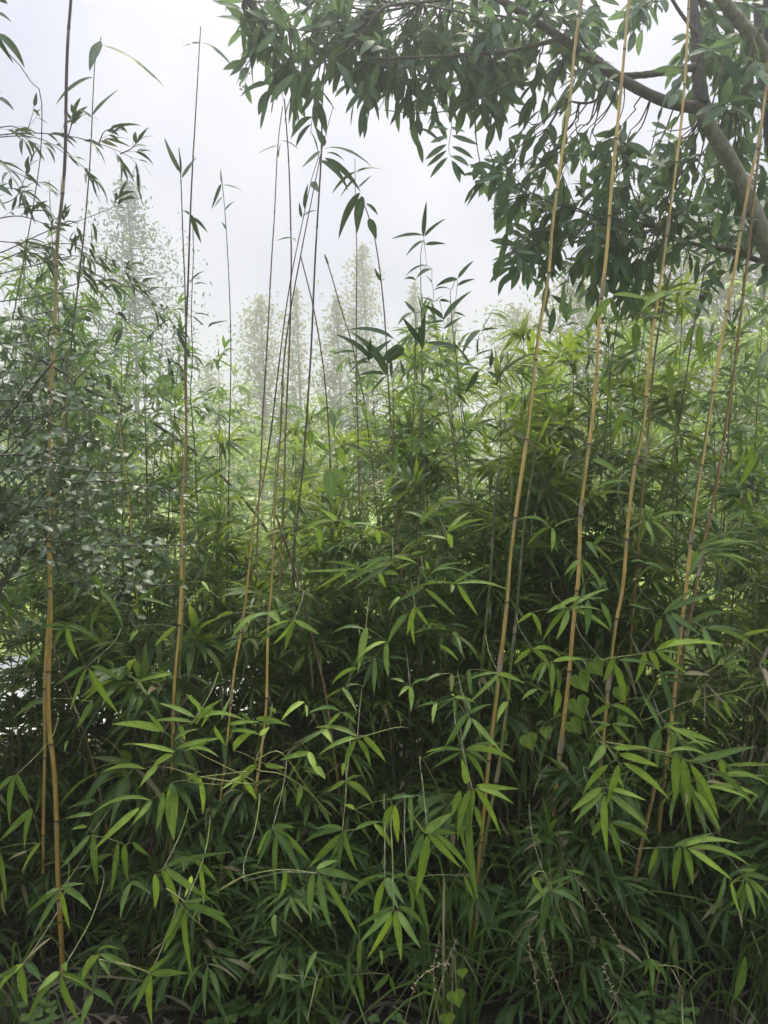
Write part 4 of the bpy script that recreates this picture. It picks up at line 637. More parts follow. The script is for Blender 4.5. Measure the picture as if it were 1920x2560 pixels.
spray('dark four-leaf fan left of bottom centre', 1.85, [(870, 2350), (865, 2200), (856, 2074)], [(*BC, [(560, 400, 300, 492, 38), (565, 395, 380, 400, 26), (560, 410, 540, 642, 40), (570, 410, 657, 668, 40), (555, 430, 343, 645, 46), (640, 400, 820, 350, 26), (570, 430, 480, 600, 34)])])
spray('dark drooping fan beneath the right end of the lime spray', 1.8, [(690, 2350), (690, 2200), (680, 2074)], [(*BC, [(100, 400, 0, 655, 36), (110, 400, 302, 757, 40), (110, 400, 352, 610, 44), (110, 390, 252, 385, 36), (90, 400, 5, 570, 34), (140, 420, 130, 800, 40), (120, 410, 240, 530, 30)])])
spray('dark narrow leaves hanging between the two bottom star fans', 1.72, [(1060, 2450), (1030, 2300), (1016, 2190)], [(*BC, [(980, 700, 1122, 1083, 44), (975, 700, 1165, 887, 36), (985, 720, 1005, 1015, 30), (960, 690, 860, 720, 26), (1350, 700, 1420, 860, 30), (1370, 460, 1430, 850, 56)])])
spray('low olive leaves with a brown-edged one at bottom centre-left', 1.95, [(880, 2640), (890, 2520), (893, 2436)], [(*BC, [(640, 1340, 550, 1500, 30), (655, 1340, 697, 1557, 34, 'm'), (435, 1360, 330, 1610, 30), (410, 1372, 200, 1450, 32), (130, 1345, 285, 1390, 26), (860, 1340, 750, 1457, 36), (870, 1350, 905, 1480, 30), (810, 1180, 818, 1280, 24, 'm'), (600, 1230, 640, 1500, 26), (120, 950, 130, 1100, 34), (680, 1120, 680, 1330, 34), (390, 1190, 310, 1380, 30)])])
# top of the central bamboos, against the sky
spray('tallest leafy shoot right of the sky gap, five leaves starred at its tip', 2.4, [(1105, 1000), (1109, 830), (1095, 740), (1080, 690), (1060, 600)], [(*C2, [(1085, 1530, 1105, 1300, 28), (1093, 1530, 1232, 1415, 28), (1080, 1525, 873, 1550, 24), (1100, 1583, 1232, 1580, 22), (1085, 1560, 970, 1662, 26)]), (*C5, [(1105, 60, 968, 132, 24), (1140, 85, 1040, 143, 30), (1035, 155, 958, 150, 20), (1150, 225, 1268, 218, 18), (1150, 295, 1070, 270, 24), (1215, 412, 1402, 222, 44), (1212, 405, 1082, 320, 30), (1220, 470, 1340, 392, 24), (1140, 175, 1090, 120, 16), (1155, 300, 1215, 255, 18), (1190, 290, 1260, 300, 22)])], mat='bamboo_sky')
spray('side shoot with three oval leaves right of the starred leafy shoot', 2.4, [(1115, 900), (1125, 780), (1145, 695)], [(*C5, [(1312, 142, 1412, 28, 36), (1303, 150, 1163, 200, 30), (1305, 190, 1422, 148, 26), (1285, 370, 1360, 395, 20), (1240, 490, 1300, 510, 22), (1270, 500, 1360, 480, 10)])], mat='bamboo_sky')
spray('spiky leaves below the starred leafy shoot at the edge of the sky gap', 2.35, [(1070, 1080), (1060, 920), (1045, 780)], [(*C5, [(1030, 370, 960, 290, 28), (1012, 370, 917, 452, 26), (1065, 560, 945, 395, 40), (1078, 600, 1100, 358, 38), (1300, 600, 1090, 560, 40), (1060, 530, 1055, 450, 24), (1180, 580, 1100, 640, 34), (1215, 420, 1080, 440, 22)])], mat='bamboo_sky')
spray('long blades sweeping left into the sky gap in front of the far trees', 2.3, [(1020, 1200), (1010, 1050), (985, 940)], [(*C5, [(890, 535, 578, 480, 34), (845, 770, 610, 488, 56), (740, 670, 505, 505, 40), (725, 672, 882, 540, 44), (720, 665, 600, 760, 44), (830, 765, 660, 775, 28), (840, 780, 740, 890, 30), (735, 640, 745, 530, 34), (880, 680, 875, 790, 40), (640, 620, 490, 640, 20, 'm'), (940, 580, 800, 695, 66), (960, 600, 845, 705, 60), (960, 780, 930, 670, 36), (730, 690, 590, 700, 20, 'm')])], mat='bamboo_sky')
spray('drooping dark leaves on a bent twig left of the thick pale cane', 2.3, [(1230, 1100), (1215, 980), (1190, 880), (1160, 850)], [(*C5, [(1450, 480, 1335, 645, 36), (1440, 545, 1438, 650, 46), (1460, 485, 1575, 475, 14), (1460, 480, 1550, 320, 6), (1440, 745, 1350, 895, 38), (1500, 750, 1640, 880, 40), (1410, 715, 1180, 730, 26), (1420, 650, 1540, 605, 26), (1380, 700, 1280, 570, 26), (1520, 720, 1530, 600, 26), (1300, 600, 1280, 560, 40)])], mat='bamboo_sky')
spray('hanging leaf pair and limp leaves in front of the far trees, centre', 2.45, [(760, 1350), (790, 1200), (825, 1029)], [(*C5, [(478, 1005, 505, 1132, 44), (530, 980, 740, 1000, 12), (685, 950, 710, 1080, 36, 'm'), (540, 1020, 660, 1075, 22, 'm'), (345, 1130, 348, 1230, 50), (370, 1195, 470, 1270, 40), (540, 1240, 575, 1370, 50, 'm'), (470, 1390, 480, 1600, 90), (500, 1380, 618, 1472, 40), (440, 1290, 560, 1330, 24), (600, 1230, 745, 1350, 26, 'm'), (900, 1400, 925, 1190, 30), (840, 1540, 925, 1390, 40, 'b')])])
spray('single pale broad leaf hanging at upper left among the fine leaves', 2.1, [(260, 1100), (270, 980), (245, 862)], [(0, 640, [(625, 580, 615, 800, 60, 'm'), (600, 580, 505, 715, 30), (530, 780, 480, 920, 44, 'm'), (1190, 810, 1095, 950, 44, 'm'), (1060, 950, 1115, 1060, 50, 'm'), (700, 700, 830, 810, 24, 'm'), (620, 1040, 760, 1120, 40, 'b'), (1010, 820, 1150, 790, 40)])])
spray('leaves of a plant outside the frame poking in at the top left edge', 1.7, [(-200, 700), (-120, 300), (-40, 90)], [(0, 0, [(-20, 215, 160, 440, 46), (-20, 230, 90, 412, 26), (-30, 90, 78, 148, 18), (-30, 640, 92, 718, 30), (-30, -20, 50, 26, 36), (-30, 1270, 42, 1370, 26), (-30, 1210, 82, 1276, 34), (-40, 500, 5, 600, 30)])], mat='bamboo_sky')
spray('drooping leaves on the right edge above the mid-height canes', 2.0, [(1920, 1500), (1905, 1250), (1890, 950)], [(1280, 640, [(1659, 620, 1575, 800, 50), (1659, 380, 1470, 500, 40), (1610, 700, 1500, 900, 30), (1580, 1260, 1470, 1500, 60, 'm'), (1590, 1260, 1400, 1440, 26, 'm'), (1540, 900, 1659, 820, 24), (1659, 1200, 1480, 1210, 26), (1640, 1250, 1659, 1400, 40), (1500, 900, 1550, 1000, 40)])])
spray('leaf cluster arching around the second tall cane just below the tree', 2.2, [(1560, 1300), (1540, 1050), (1520, 880)], [(1280, 640, [(650, 270, 480, 500, 60, 'm'), (640, 280, 700, 460, 40), (660, 250, 920, 300, 34, 'm'), (1030, 240, 830, 370, 44, 'm'), (940, 290, 1120, 230, 30), (1110, 270, 1290, 390, 44), (1100, 300, 1210, 380, 30), (820, 410, 1080, 405, 24), (800, 440, 800, 620, 56), (1100, 310, 1190, 420, 24), (350, 420, 345, 140, 36), (350, 425, 380, 240, 30), (360, 390, 500, 340, 40), (430, 440, 250, 500, 34), (220, 550, 370, 670, 40, 'b'), (570, 810, 648, 980, 40, 'm'), (720, 1010, 660, 1180, 46, 'm'), (720, 1010, 890, 1200, 30), (1170, 450, 1105, 650, 40), (1220, 440, 1225, 700, 50, 'm'), (1200, 450, 1290, 500, 34), (1030, 680, 1110, 750, 40), (1000, 690, 1035, 920, 50), (900, 700, 1150, 690, 26), (520, 1320, 690, 1420, 50, 'm'), (560, 1500, 760, 1465, 26, 'm')])])

# ------------------------------------------------------------------ broadleaf tree at upper right
rs.seed(51); random.seed(51)
TY = 2.25
def limb(mb, pts, w0, w1, Y0, Y1, n=30, k=10):
    P = smooth([at(x, y, Y0 + (Y1 - Y0) * i / (len(pts) - 1)) for i, (x, y) in enumerate(pts)], n)
    r = .82 * np.linspace(w0, w1, n) / F_PX / 2 * np.linspace(Y0, Y1, n) * (1 + 0.06 * np.sin(np.arange(n) * 1.7) + rs.uniform(-.03, .03, n))
    tube(mb, P, r, k, col=(.5, 0, 0, 1)); return P
base = at(2120, 1100, 2.75); base[2] = 0
tree = empty('broadleaf_tree', (base[0], base[1], 0)); org = (base[0], base[1], 0)
tb = MB()
Pm = [np.array([base[0], base[1], -.05]), np.array([base[0] - .03, base[1], .9]), at(2020, 900, 2.72), at(1920, 620, 2.68), at(1840, 430, 2.64), at(1775, 320, 2.62), at(1745, 262, 2.62)]
Q = smooth(Pm, 46); r = np.interp(np.linspace(0, 1, 46), [0, .1, .6, 1], [.075, .05, .037, .024]); tube(tb, Q, r * (1 + rs.uniform(-.03, .03, 46)), 14, col=(.5, 0, 0, 1))
tb.build('trunk', M['bark'], tree, org)
limbs = []
def lb_(name_mat, pts, w0, w1, Y0=2.62, Y1=2.55, nm='limb'):
    b = MB(); P = limb(b, pts, w0, w1, Y0, Y1); b.build(nm, M[name_mat], tree, org); limbs.append(P)
lb_('branch', [(1748, 268), (1690, 262), (1620, 235), (1540, 190), (1450, 130), (1380, 80), (1300, 30), (1220, -20)], 34, 20, 2.6, 2.58)
lb_('bark_dark', [(1752, 262), (1745, 180), (1740, 90), (1732, -20)], 40, 24, 2.6, 2.68)
lb_('branch', [(1738, 168), (1660, 180), (1600, 188), (1550, 190)], 24, 18, 2.62, 2.61)
lb_('branch', [(1745, 90), (1700, 30), (1670, -20)], 12, 9)
lb_('branch', [(1390, 100), (1330, 115), (1270, 128), (1150, 138), (1050, 143), (920, 148)], 14, 6, 2.56, 2.53)
lb_('branch', [(1525, 190), (1510, 230), (1480, 255), (1440, 256), (1410, 245)], 11, 5)
lb_('branch', [(1280, 205), (1200, 245), (1130, 275), (1040, 283), (960, 275)], 5, 2.5, 2.5, 2.48)
lb_('branch', [(900, 90), (860, 130), (800, 160), (740, 190), (700, 215)], 6, 3, 2.5, 2.43)
lb_('branch', [(1180, -10), (1060, 5), (960, 20), (900, 90)], 12, 6, 2.55, 2.53)
lb_('branch', [(900, 90), (800, 80), (720, 70), (665, 45), (610, 0)], 5, 2, 2.45, 2.43)
lb_('branch', [(1760, 280), (1800, 270), (1835, 285), (1850, 250), (1862, 200), (1880, 120), (1905, 60)], 14, 8)
lb_('branch', [(1905, 655), (1840, 630), (1760, 615), (1700, 600), (1640, 570), (1560, 550), (1500, 545), (1440, 520)], 16, 6, 2.8, 2.63)
lb_('branch', [(1640, 570), (1590, 500), (1570, 440), (1555, 390), (1552, 340)], 6, 3, 2.6, 2.53)
lb_('branch', [(1500, 545), (1420, 520), (1340, 490), (1280, 440)], 5, 2.5, 2.6, 2.48)
lb_('branch', [(1440, 520), (1390, 400), (1360, 360)], 4, 2, 2.55, 2.48)
lb_('branch', [(1460, 560), (1380, 570), (1300, 590), (1260, 610)], 4, 2, 2.6, 2.53)
lb_('branch', [(1640, 570), (1690, 450), (1740, 400), (1800, 330)], 6, 3, 2.6, 2.48)
lb_('branch', [(1410, 95), (1330, 60), (1250, 40), (1150, 30), (1050, 10)], 9, 4, 2.6, 2.63)
lb_('branch', [(1130, 275), (1128, 320), (1122, 370), (1128, 395)], 2.6, 1.6, 2.45, 2.43)
lb_('branch', [(1560, 190), (1480, 130), (1420, 60), (1380, 0)], 8, 4, 2.65, 2.68)
allp = np.vstack(limbs)
lf = MB(); tw = MB(); be = []
def twig(P, D, L, n, ll, droop=.5, berries=False):
    D = nrm(D); k = 8; u = np.linspace(0, 1, k)
    pts = P + D * L * u[:, None] + np.array([0, 0, -1]) * (L * droop * u ** 2)[:, None]
    tube(tw, pts, np.linspace(.0022, .0008, k), 4)
    B = []; T = []
    for i in range(n):
        f = 0.2 + 0.8 * (i + .5) / n; p = np.array([np.interp(f * (k - 1), range(k), pts[:, c]) for c in range(3)])
        dd = nrm(pts[min(k - 1, int(f * 7) + 1)] - pts[max(0, int(f * 7) - 1)]); sgn = 1 if i % 2 else -1
        s_ = nrm(np.cross(dd, rs.normal(0, .5, 3) + np.array([0, -.8, .3])))
        a = random.uniform(.5, 1.2) if i < n - 1 else 0.1
        d = nrm(dd * math.cos(a) + s_ * sgn * math.sin(a) + np.array([0, 0, -.25]) + rs.normal(0, .25, 3))
        B.append(p); T.append(p + d * ll * random.uniform(.65, 1.15))
    B = np.array(B); T = np.array(T)
    leaves(lf, B, T, rs.uniform(.25, .32, n) * ll, rs.normal(0, .4, (n, 3)) + np.array([0, -.6, .6]), rs.uniform(-.02, .08, n), cols(n, (0, 1), (0, .3), 0.0), 'ellip', 6, fold=.15)
    if berries:
        e = pts[-1]; cb = MB(); be.append(cb)
        for _ in range(6):
            q = e + rs.normal(0, .012, 3); tube(cb, [q - [0, 0, .0028], q - [0, 0, .002], q, q + [0, 0, .002], q + [0, 0, .0028]], [.0006, .0022, .003, .0022, .0006], 7)
            tube(cb, [e, q], .0005, 3)
def region(n, poly_fn, Y0, Y1, ll):
    for _ in range(n):
        x, y = poly_fn(); Y = random.uniform(Y0, Y1); E = at(x, y, Y)
        j = np.argmin(np.linalg.norm(allp - E, axis=1)); A = allp[j]
        d = E - A; dist = np.linalg.norm(d); dn = nrm(d + rs.normal(0, .02, 3) + 1e-6)
        L = random.uniform(.10, .20); st = E - dn * L * .8
        if dist > L: tube(tw, smooth([A, (A + st) / 2 + rs.normal(0, .01, 3) + [0, 0, -.02], st], 8), np.linspace(.003, .002, 8), 4)
        else: st = A
        twig(st, nrm(dn + rs.normal(0, .3, 3)), L, random.randint(6, 10), ll * random.uniform(.8, 1.15), random.uniform(.2, .8), random.random() < .12)
low_x = [540, 600, 660, 700, 760, 830, 900, 960, 1050, 1110, 1160, 1220, 1300, 1400, 1500, 1560]
low_y = [40, 70, 190, 215, 190, 150, 190, 260, 290, 260, 250, 240, 270, 230, 250, 250]
def rA():
    x = random.uniform(590, 1540); return x, random.uniform(-60, np.interp(x, low_x, low_y))
def rA2():
    x = random.uniform(700, 1330); return x, random.uniform(-80, np.interp(x, low_x, low_y) - 40)
def rB():
    while True:
        x = random.uniform(1190, 1920); y = random.uniform(340, 700)
        if x < 1300 and (y < 400 and random.random() < .7): continue
        if x > 1700 and random.random() < .75: continue
        if x < np.interp(y, [350, 450, 560, 700], [1230, 1195, 1260, 1330]): continue
        return x, y
def rC(): return random.uniform(1740, 1930), random.uniform(-40, 620)
def rC2(): return random.uniform(1690, 1880), random.uniform(60, 260)
def rD(): return random.uniform(1380, 1620), random.uniform(-60, 70)
region(135, rA, 2.5, 2.9, .104); region(55, rA2, 2.6, 3.1, .098); region(165, rB, 2.5, 3.0, .088); region(56, rC, 2.7, 3.2, .105); region(12, rC2, 2.5, 2.8, .11); region(14, rD, 2.5, 2.9, .095)
for _ in range(620):  # unseen crown added above and behind the camera to shade the ground
    x_, y_ = random.uniform(-3.4, 3.4), random.uniform(-3.6, 1.8); st = np.array([x_, y_, random.uniform(3.45, 4.3)])
    twig(st, rs.normal(0, 1, 3) * [1, 1, .3], .3, 12, .14, .4)
for a_, b_ in [((2.2, 2.3, 2.9), (-1.8, -.6, 3.7)), ((2.2, 2.3, 2.9), (-2.4, 1.2, 3.9)), ((2.2, 2.3, 2.9), (1.2, -2.5, 3.7)), ((2.2, 2.3, 2.9), (-.5, -2.5, 3.9))]:
    bb = MB(); q_ = smooth([np.array([base[0] - .03, base[1], 1.6]), np.array(a_), (np.array(a_) + b_) / 2 + [0, 0, .2], np.array(b_)], 24); tube(bb, q_, np.linspace(.035, .008, 24), 8); bb.build('limb', M['branch'], tree, org)  # unseen limbs added to carry the shading crown overhead
# the clear hanging twig at (1125,300-450) and the free twigs at the left tip, traced
def leaf_el(ox, oy, items, Y=2.42):
    for bx, by, tx, ty, w in items:
        B = at(ox + bx / 2.592, oy + by / 2.592, Y); T = at(ox + tx / 2.592, oy + ty / 2.592, Y + rs.uniform(-.03, .03))
        leaves(lf, B[None], T[None], w / 2.592 / F_PX * Y, np.array([[rs.normal(0, .2), -1, .4]]), .02, cols(1, (0, 1), (0, .2), 0), 'ellip', 7, fold=.12)
leaf_el(640, 0, [(1245, 840, 1130, 825, 34), (1265, 825, 1355, 855, 32), (1243, 880, 1130, 925, 36), (1270, 878, 1443, 940, 44), (1235, 935, 1097, 1035, 38), (1270, 950, 1410, 1032, 42), (1235, 975, 1106, 1080, 36), (1265, 1010, 1380, 1080, 44), (1240, 1020, 1128, 1155, 36), (1270, 1040, 1320, 1185, 46), (1290, 1060, 1362, 1143, 26),
    (50, 20, 218, 210, 70), (60, 130, -70, 60, 50), (130, 200, -10, 350, 56), (40, 150, -20, 300, 50), (200, 220, 150, 400, 44), (640, 1120 - 900, 560, 240, 50),
    (1590, 1130, 1425, 1190, 46), (1640, 1140, 1555, 1305, 52), (1560, 1105, 1500, 1135, 30), (1610, 1070, 1555, 970, 36), (1610, 1060, 1659, 1000, 40), (1530, 1050, 1475, 1030, 34), (1540, 1060, 1525, 1100, 22), (1620, 1200, 1700, 1260, 34), (1659, 1180, 1615, 1280, 40),
    (520, 400, 635, 595, 60), (250, 480, 92, 670, 60), (250, 490, 235, 668, 50), (330, 480, 260, 655, 44), (400, 540, 330, 668, 36), (390, 550, 432, 678, 36), (150, 440, 40, 560, 30), (800, 410, 740, 600, 50), (700, 520, 655, 640, 36)])
lf.build('foliage', M['tree_leaf'], tree, org); tw.build('twigs', M['branch'], tree, org); [x.build('berry_cluster', M['berry'], tree, org) for x in be if x.n]
tag(tree, 'leaning grey-barked broadleaf tree reaching in at the upper right over the bamboo', 'tree')
# second, darker trunk at the right edge and the limb crossing the corner
o2 = empty('dark_tree', (*at(1960, 1200, 2.9)[:2], 0)); org2 = tuple(o2.location); b = MB()
Pd = [np.array([org2[0] + .1, org2[1], -.05]), at(2010, 1200, 2.9), at(1960, 500, 2.9), at(1925, 200, 2.9), at(1912, 60, 2.9), at(1905, -150, 2.9)]
tube(b, smooth(Pd, 40), np.linspace(.07, .035, 40) * (1 + rs.uniform(-.05, .05, 40)), 14); b.build('trunk', M['bark_dark'], o2, org2)
b = MB(); limb(b, [(1960, 230), (1915, 140), (1870, 80), (1830, 30), (1780, -30)], 46, 34, 2.85, 2.5); b.build('limb', M['bark'], o2, org2)
tag(o2, 'dark rough trunk at the upper right edge with a grey limb slanting off the corner', 'tree')

# ------------------------------------------------------------------ small-leaved shrub at left
rs.seed(61); random.seed(61)
sb_ = (-1.75, 2.25, 0); shrub = empty('small_leaved_shrub', sb_)
st = MB(); lf = MB()
TL = [(*t,) for t in [
    ([(-300, 1250), (0, 1137), (104, 1157), (208, 1176), (270, 1182), (347, 1172)], 1.95), ([(-300, 1300), (0, 1172), (70, 1184), (147, 1200), (200, 1200)], 1.9),
    ([(-200, 1420), (60, 1360), (131, 1353), (231, 1363), (386, 1363), (455, 1363), (498, 1357)], 1.95), ([(-250, 1450), (0, 1391), (58, 1396), (123, 1401)], 1.85),
    ([(60, 1380), (131, 1423), (166, 1446), (231, 1477)], 2.0), ([(100, 1330), (162, 1380), (231, 1415), (328, 1457), (400, 1463), (459, 1463)], 1.98),
    ([(60, 1200), (174, 1280), (270, 1326), (347, 1346)], 2.1), ([(-250, 1100), (0, 1006), (77, 1006), (174, 975), (247, 960)], 2.1),
    ([(-250, 900), (0, 864), (77, 852), (135, 833), (216, 794)], 2.2), ([(-250, 1150), (40, 1040), (120, 1060), (200, 1090), (300, 1150)], 2.15),
    ([(-250, 1300), (0, 1260), (100, 1270), (200, 1250), (300, 1270)], 2.1), ([(-250, 1200), (-50, 1100), (60, 960), (100, 900), (170, 850)], 2.2),
    ([(-250, 1250), (0, 1080), (120, 1040), (200, 1000), (260, 1010)], 2.15), ([(-250, 1350), (0, 1310), (150, 1300), (280, 1240), (380, 1220)], 2.2), ([(-200, 1400), (50, 1290), (180, 1210), (330, 1210), (430, 1250)], 2.25)]]
def sprig(pts, ll, gap=.016, start=.25, bright=(0, .35)):
    d = np.r_[0, np.cumsum(np.linalg.norm(np.diff(pts, axis=0), axis=1))]; n = max(3, int(d[-1] * (1 - start) / gap)); B = []; T = []
    for i in range(n):
        s_ = d[-1] * (start + (1 - start) * (i + .5) / n); p = np.array([np.interp(s_, d, pts[:, c]) for c in range(3)])
        j = min(len(pts) - 2, int(np.searchsorted(d, s_)) - 1); dd = nrm(pts[j + 1] - pts[j]); s = nrm(np.cross(dd, rs.normal(0, .6, 3) + [0, -.6, .8])) * (1 if i % 2 else -1)
        dr = nrm(dd * rs.uniform(.3, 1.0) + s + np.array([0, 0, rs.uniform(-.2, .5)])); B.append(p); T.append(p + dr * ll * rs.uniform(.6, 1.1))
    B = np.array(B); T = np.array(T); n = len(B)
    leaves(lf, B, T, rs.uniform(.38, .5, n) * ll, rs.normal(0, .5, (n, 3)) + [0, -.5, .9], rs.uniform(-.03, .1, n), cols(n, (0, 1), bright, 0), 'ovate', 4, fold=.2)
for pts, Y in TL:
    P = smooth([np.array([sb_[0], sb_[1], .25 + rs.uniform(0, .5)])] + [at(x, y, Y + rs.uniform(-.03, .03)) for x, y in pts], 30)
    tube(st, P, np.linspace(.007, .0014, 30), 6)
    sprig(P[10:], .036, .014, .05)
    for _ in range(11):
        i = random.randint(9, 28); d0 = nrm(P[i + 1] - P[i] + rs.normal(0, .55, 3) + [0, 0, .1]); L = random.uniform(.08, .22)
        q = smooth([P[i], P[i] + d0 * L * .5 + [0, 0, .01], P[i] + d0 * L + [0, 0, -.01]], 7); tube(st, q, np.linspace(.0016, .0008, 7), 4); sprig(q, .034, .013, .15)
for _ in range(80):                       # inner body of the shrub
    x = min(random.uniform(-200, 330), random.uniform(-200, 520)); y = random.uniform(880, 1400) ; Y = random.uniform(2.05, 2.5); E = at(x, y, Y)
    d0 = nrm(np.array([.8, -.2, .15]) + rs.normal(0, .5, 3)); L = random.uniform(.15, .3); q = smooth([E - d0 * L * .5, E + [0, 0, .01], E + d0 * L * .5], 7)
    tube(st, q, np.linspace(.002, .0009, 7), 4); tube(st, smooth([np.array([sb_[0], sb_[1], .6]), (q[0] + np.array([sb_[0], sb_[1], 1.0])) / 2, q[0]], 8), np.linspace(.004, .002, 8), 4); sprig(q, .036, .013, .1, (0, .15))
st.build('branches', M['branch'], shrub, sb_); lf.build('foliage', M['shrub_leaf'], shrub, sb_)
tag(shrub, 'grey-green shrub with small oval leaves and level twigs reaching in from the left edge', 'shrub')

# ------------------------------------------------------------------ fine bamboo arching in from the upper left
rs.seed(71); random.seed(71)
fb = empty('arching_bamboo', (-2.3, 2.9, 0)); fo = (-2.3, 2.9, 0); cm = MB(); tw = MB(); lf = MB()
arcs = [[(-60, 345), (62, 332), (170, 340), (247, 359), (328, 394), (348, 430)], [(-60, 350), (40, 340), (110, 350), (170, 390), (208, 416), (232, 444)], [(-60, 390), (0, 409), (50, 436), (104, 459)],
        [(-60, 640), (0, 632), (116, 579), (208, 548), (285, 517), (310, 500)], [(-60, 600), (60, 610), (140, 640), (230, 690)], [(-60, 330), (30, 315), (62, 332), (80, 290), (85, 265)], [(-60, 560), (40, 540), (110, 560), (170, 600), (215, 640)],
        [(-60, 520), (30, 500), (60, 450), (70, 420)], [(-60, 700), (100, 660), (200, 640), (300, 690), (380, 760), (440, 850)], [(-60, 760), (100, 740), (230, 700), (330, 720), (420, 790), (470, 880)], [(-60, 680), (80, 620), (180, 610), (260, 640), (340, 700)],
        [(170, 340), (180, 310), (190, 290)], [(247, 359), (260, 330), (285, 320)], [(300, 385), (330, 370), (350, 345)], [(-60, 820), (120, 780), (250, 770), (380, 840), (450, 930)], [(-60, 480), (20, 470), (60, 480), (110, 520)]]
for j, a in enumerate(arcs):
    Y = random.uniform(2.55, 2.9); P = smooth([at(x, y, Y) for x, y in a], 20); tube(tw, P, np.linspace(.0026, .0009, 20), 5)
    nn = max(2, int(np.linalg.norm(P[-1] - P[0]) / .07))
    for q in range(nn + 1):
        i = int(4 + 15 * q / nn); i = min(19, i); dd = nrm(P[min(19, i + 1)] - P[i - 1])
        if q < nn: dd = nrm(dd + rs.normal(0, .55, 3) * np.array([1, .5, 1])); e = P[i] + dd * random.uniform(.03, .08); tube(tw, [P[i], e], .0007, 3)
        else: e = P[i]
        fan(lf, tw, e, dd, random.randint(2, 5), random.uniform(.06, .105), .013, spread=65, droop=.22, seg=5, bright=(0, .15))
for dx in (0, .12, -.1): culm_path(np.array([[-2.3 + dx, 2.9, -.03], [-2.25 + dx, 2.88, 1.0], [-2.1 + dx, 2.8, 2.0], [-1.75 + dx, 2.7, 2.75 + dx]]), .008, .003, .2, .2, 7, cm)
cm.build('cane', M['culm_green'], fb, fo); tw.build('twigs', M['branch'], fb, fo); lf.build('foliage', M['bamboo_sky'], fb, fo)
tag(fb, 'thin twigs of small bamboo leaves arching in from the left against the sky', 'bamboo')

# ------------------------------------------------------------------ far trees
def far_tree(label, px, ptop, Y, width, mat, seed, n=2600, base_f=.12, size=.09, group='trees beyond the meadow', up=.35, name='far_tree', spire=1.0, zbase=0.0, trunk=True):
    rs.seed(seed); random.seed(seed); top = at(px, ptop, Y); h = top[2]; root = empty(name, (top[0], Y, 0)); hw = width * 1.35 / 2 / F_PX * Y
    tr = MB(); lf = MB()
    tube(tr, smooth([(0, 0, -.1), (.02 * h, 0, h * .5), (0, 0, h * .97)], 14), np.linspace(h * .009, h * .0015, 14), 8)
    nl = 90
    for i in range(nl):
        f = base_f + (1 - base_f) * (i / nl) ** .9; r = hw * (1 - f) ** (.75 * spire) * 1.25 * random.uniform(.55, 1.1) * min(1, (f - base_f) * 5 + .5) * random.choice([.55, .8, 1, 1.25]); a = random.uniform(0, 6.28) 
        P0 = np.array([0, 0, h * f]); d = np.array([math.cos(a), math.sin(a), 0]); up_ = r * up * random.uniform(.5, 1.3)
        q = smooth([P0, P0 + d * r * .55 + [0, 0, up_ * .35], P0 + d * r + [0, 0, up_]], 8); tube(tr, q, np.linspace(h * .004, h * .0008, 8) * (1.3 - f), 4)
        m = max(6, int(1.15 * n / nl * (.35 + r / hw))); u = rs.uniform(.15, 1.0, m); c = np.stack([np.interp(u * 7, range(8), q[:, k]) for k in range(3)], -1) + rs.normal(0, 1, (m, 3)) * np.array([.24, .24, .2]) * r ** .6 * hw ** .4
        dd = nrm(rs.normal(0, 1, (m, 3)) + [0, 0, -.2]); s = size * .72 * rs.uniform(.5, 1.4, m)
        leaves(lf, c, c + dd * s[:, None], s * .42, rs.normal(0, 1, (m, 3)), 0.0, cols(m, (0, 1), (0, .5), 0), 'ellip', 2, fold=.1)
    tr.build('trunk', M['far_trunk'], root); lf.build('crown', M[mat], root); tag(root, label, 'tree', group); return root
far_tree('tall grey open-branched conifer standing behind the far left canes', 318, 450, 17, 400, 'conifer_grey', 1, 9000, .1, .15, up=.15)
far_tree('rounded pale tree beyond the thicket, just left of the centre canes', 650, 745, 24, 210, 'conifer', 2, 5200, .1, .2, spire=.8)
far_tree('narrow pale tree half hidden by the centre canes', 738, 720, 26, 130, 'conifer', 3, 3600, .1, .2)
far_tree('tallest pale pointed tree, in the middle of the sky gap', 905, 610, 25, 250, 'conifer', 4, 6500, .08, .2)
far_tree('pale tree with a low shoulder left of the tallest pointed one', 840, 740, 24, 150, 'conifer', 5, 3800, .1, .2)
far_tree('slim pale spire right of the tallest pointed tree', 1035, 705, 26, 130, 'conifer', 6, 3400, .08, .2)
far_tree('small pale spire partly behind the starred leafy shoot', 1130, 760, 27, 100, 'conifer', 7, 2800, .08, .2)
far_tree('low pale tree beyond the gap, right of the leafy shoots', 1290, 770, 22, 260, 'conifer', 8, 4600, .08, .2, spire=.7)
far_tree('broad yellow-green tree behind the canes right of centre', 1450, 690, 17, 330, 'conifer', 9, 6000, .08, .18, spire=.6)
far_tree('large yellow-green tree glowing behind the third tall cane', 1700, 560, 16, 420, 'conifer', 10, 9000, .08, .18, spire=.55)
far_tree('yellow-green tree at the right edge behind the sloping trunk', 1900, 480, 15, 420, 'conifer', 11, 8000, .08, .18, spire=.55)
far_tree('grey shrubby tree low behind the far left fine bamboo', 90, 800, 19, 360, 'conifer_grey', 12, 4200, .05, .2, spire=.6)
far_tree('small pale tree low between the straight cane and the rounded pale tree', 520, 900, 28, 170, 'conifer', 13, 2600, .05, .22, spire=.7)

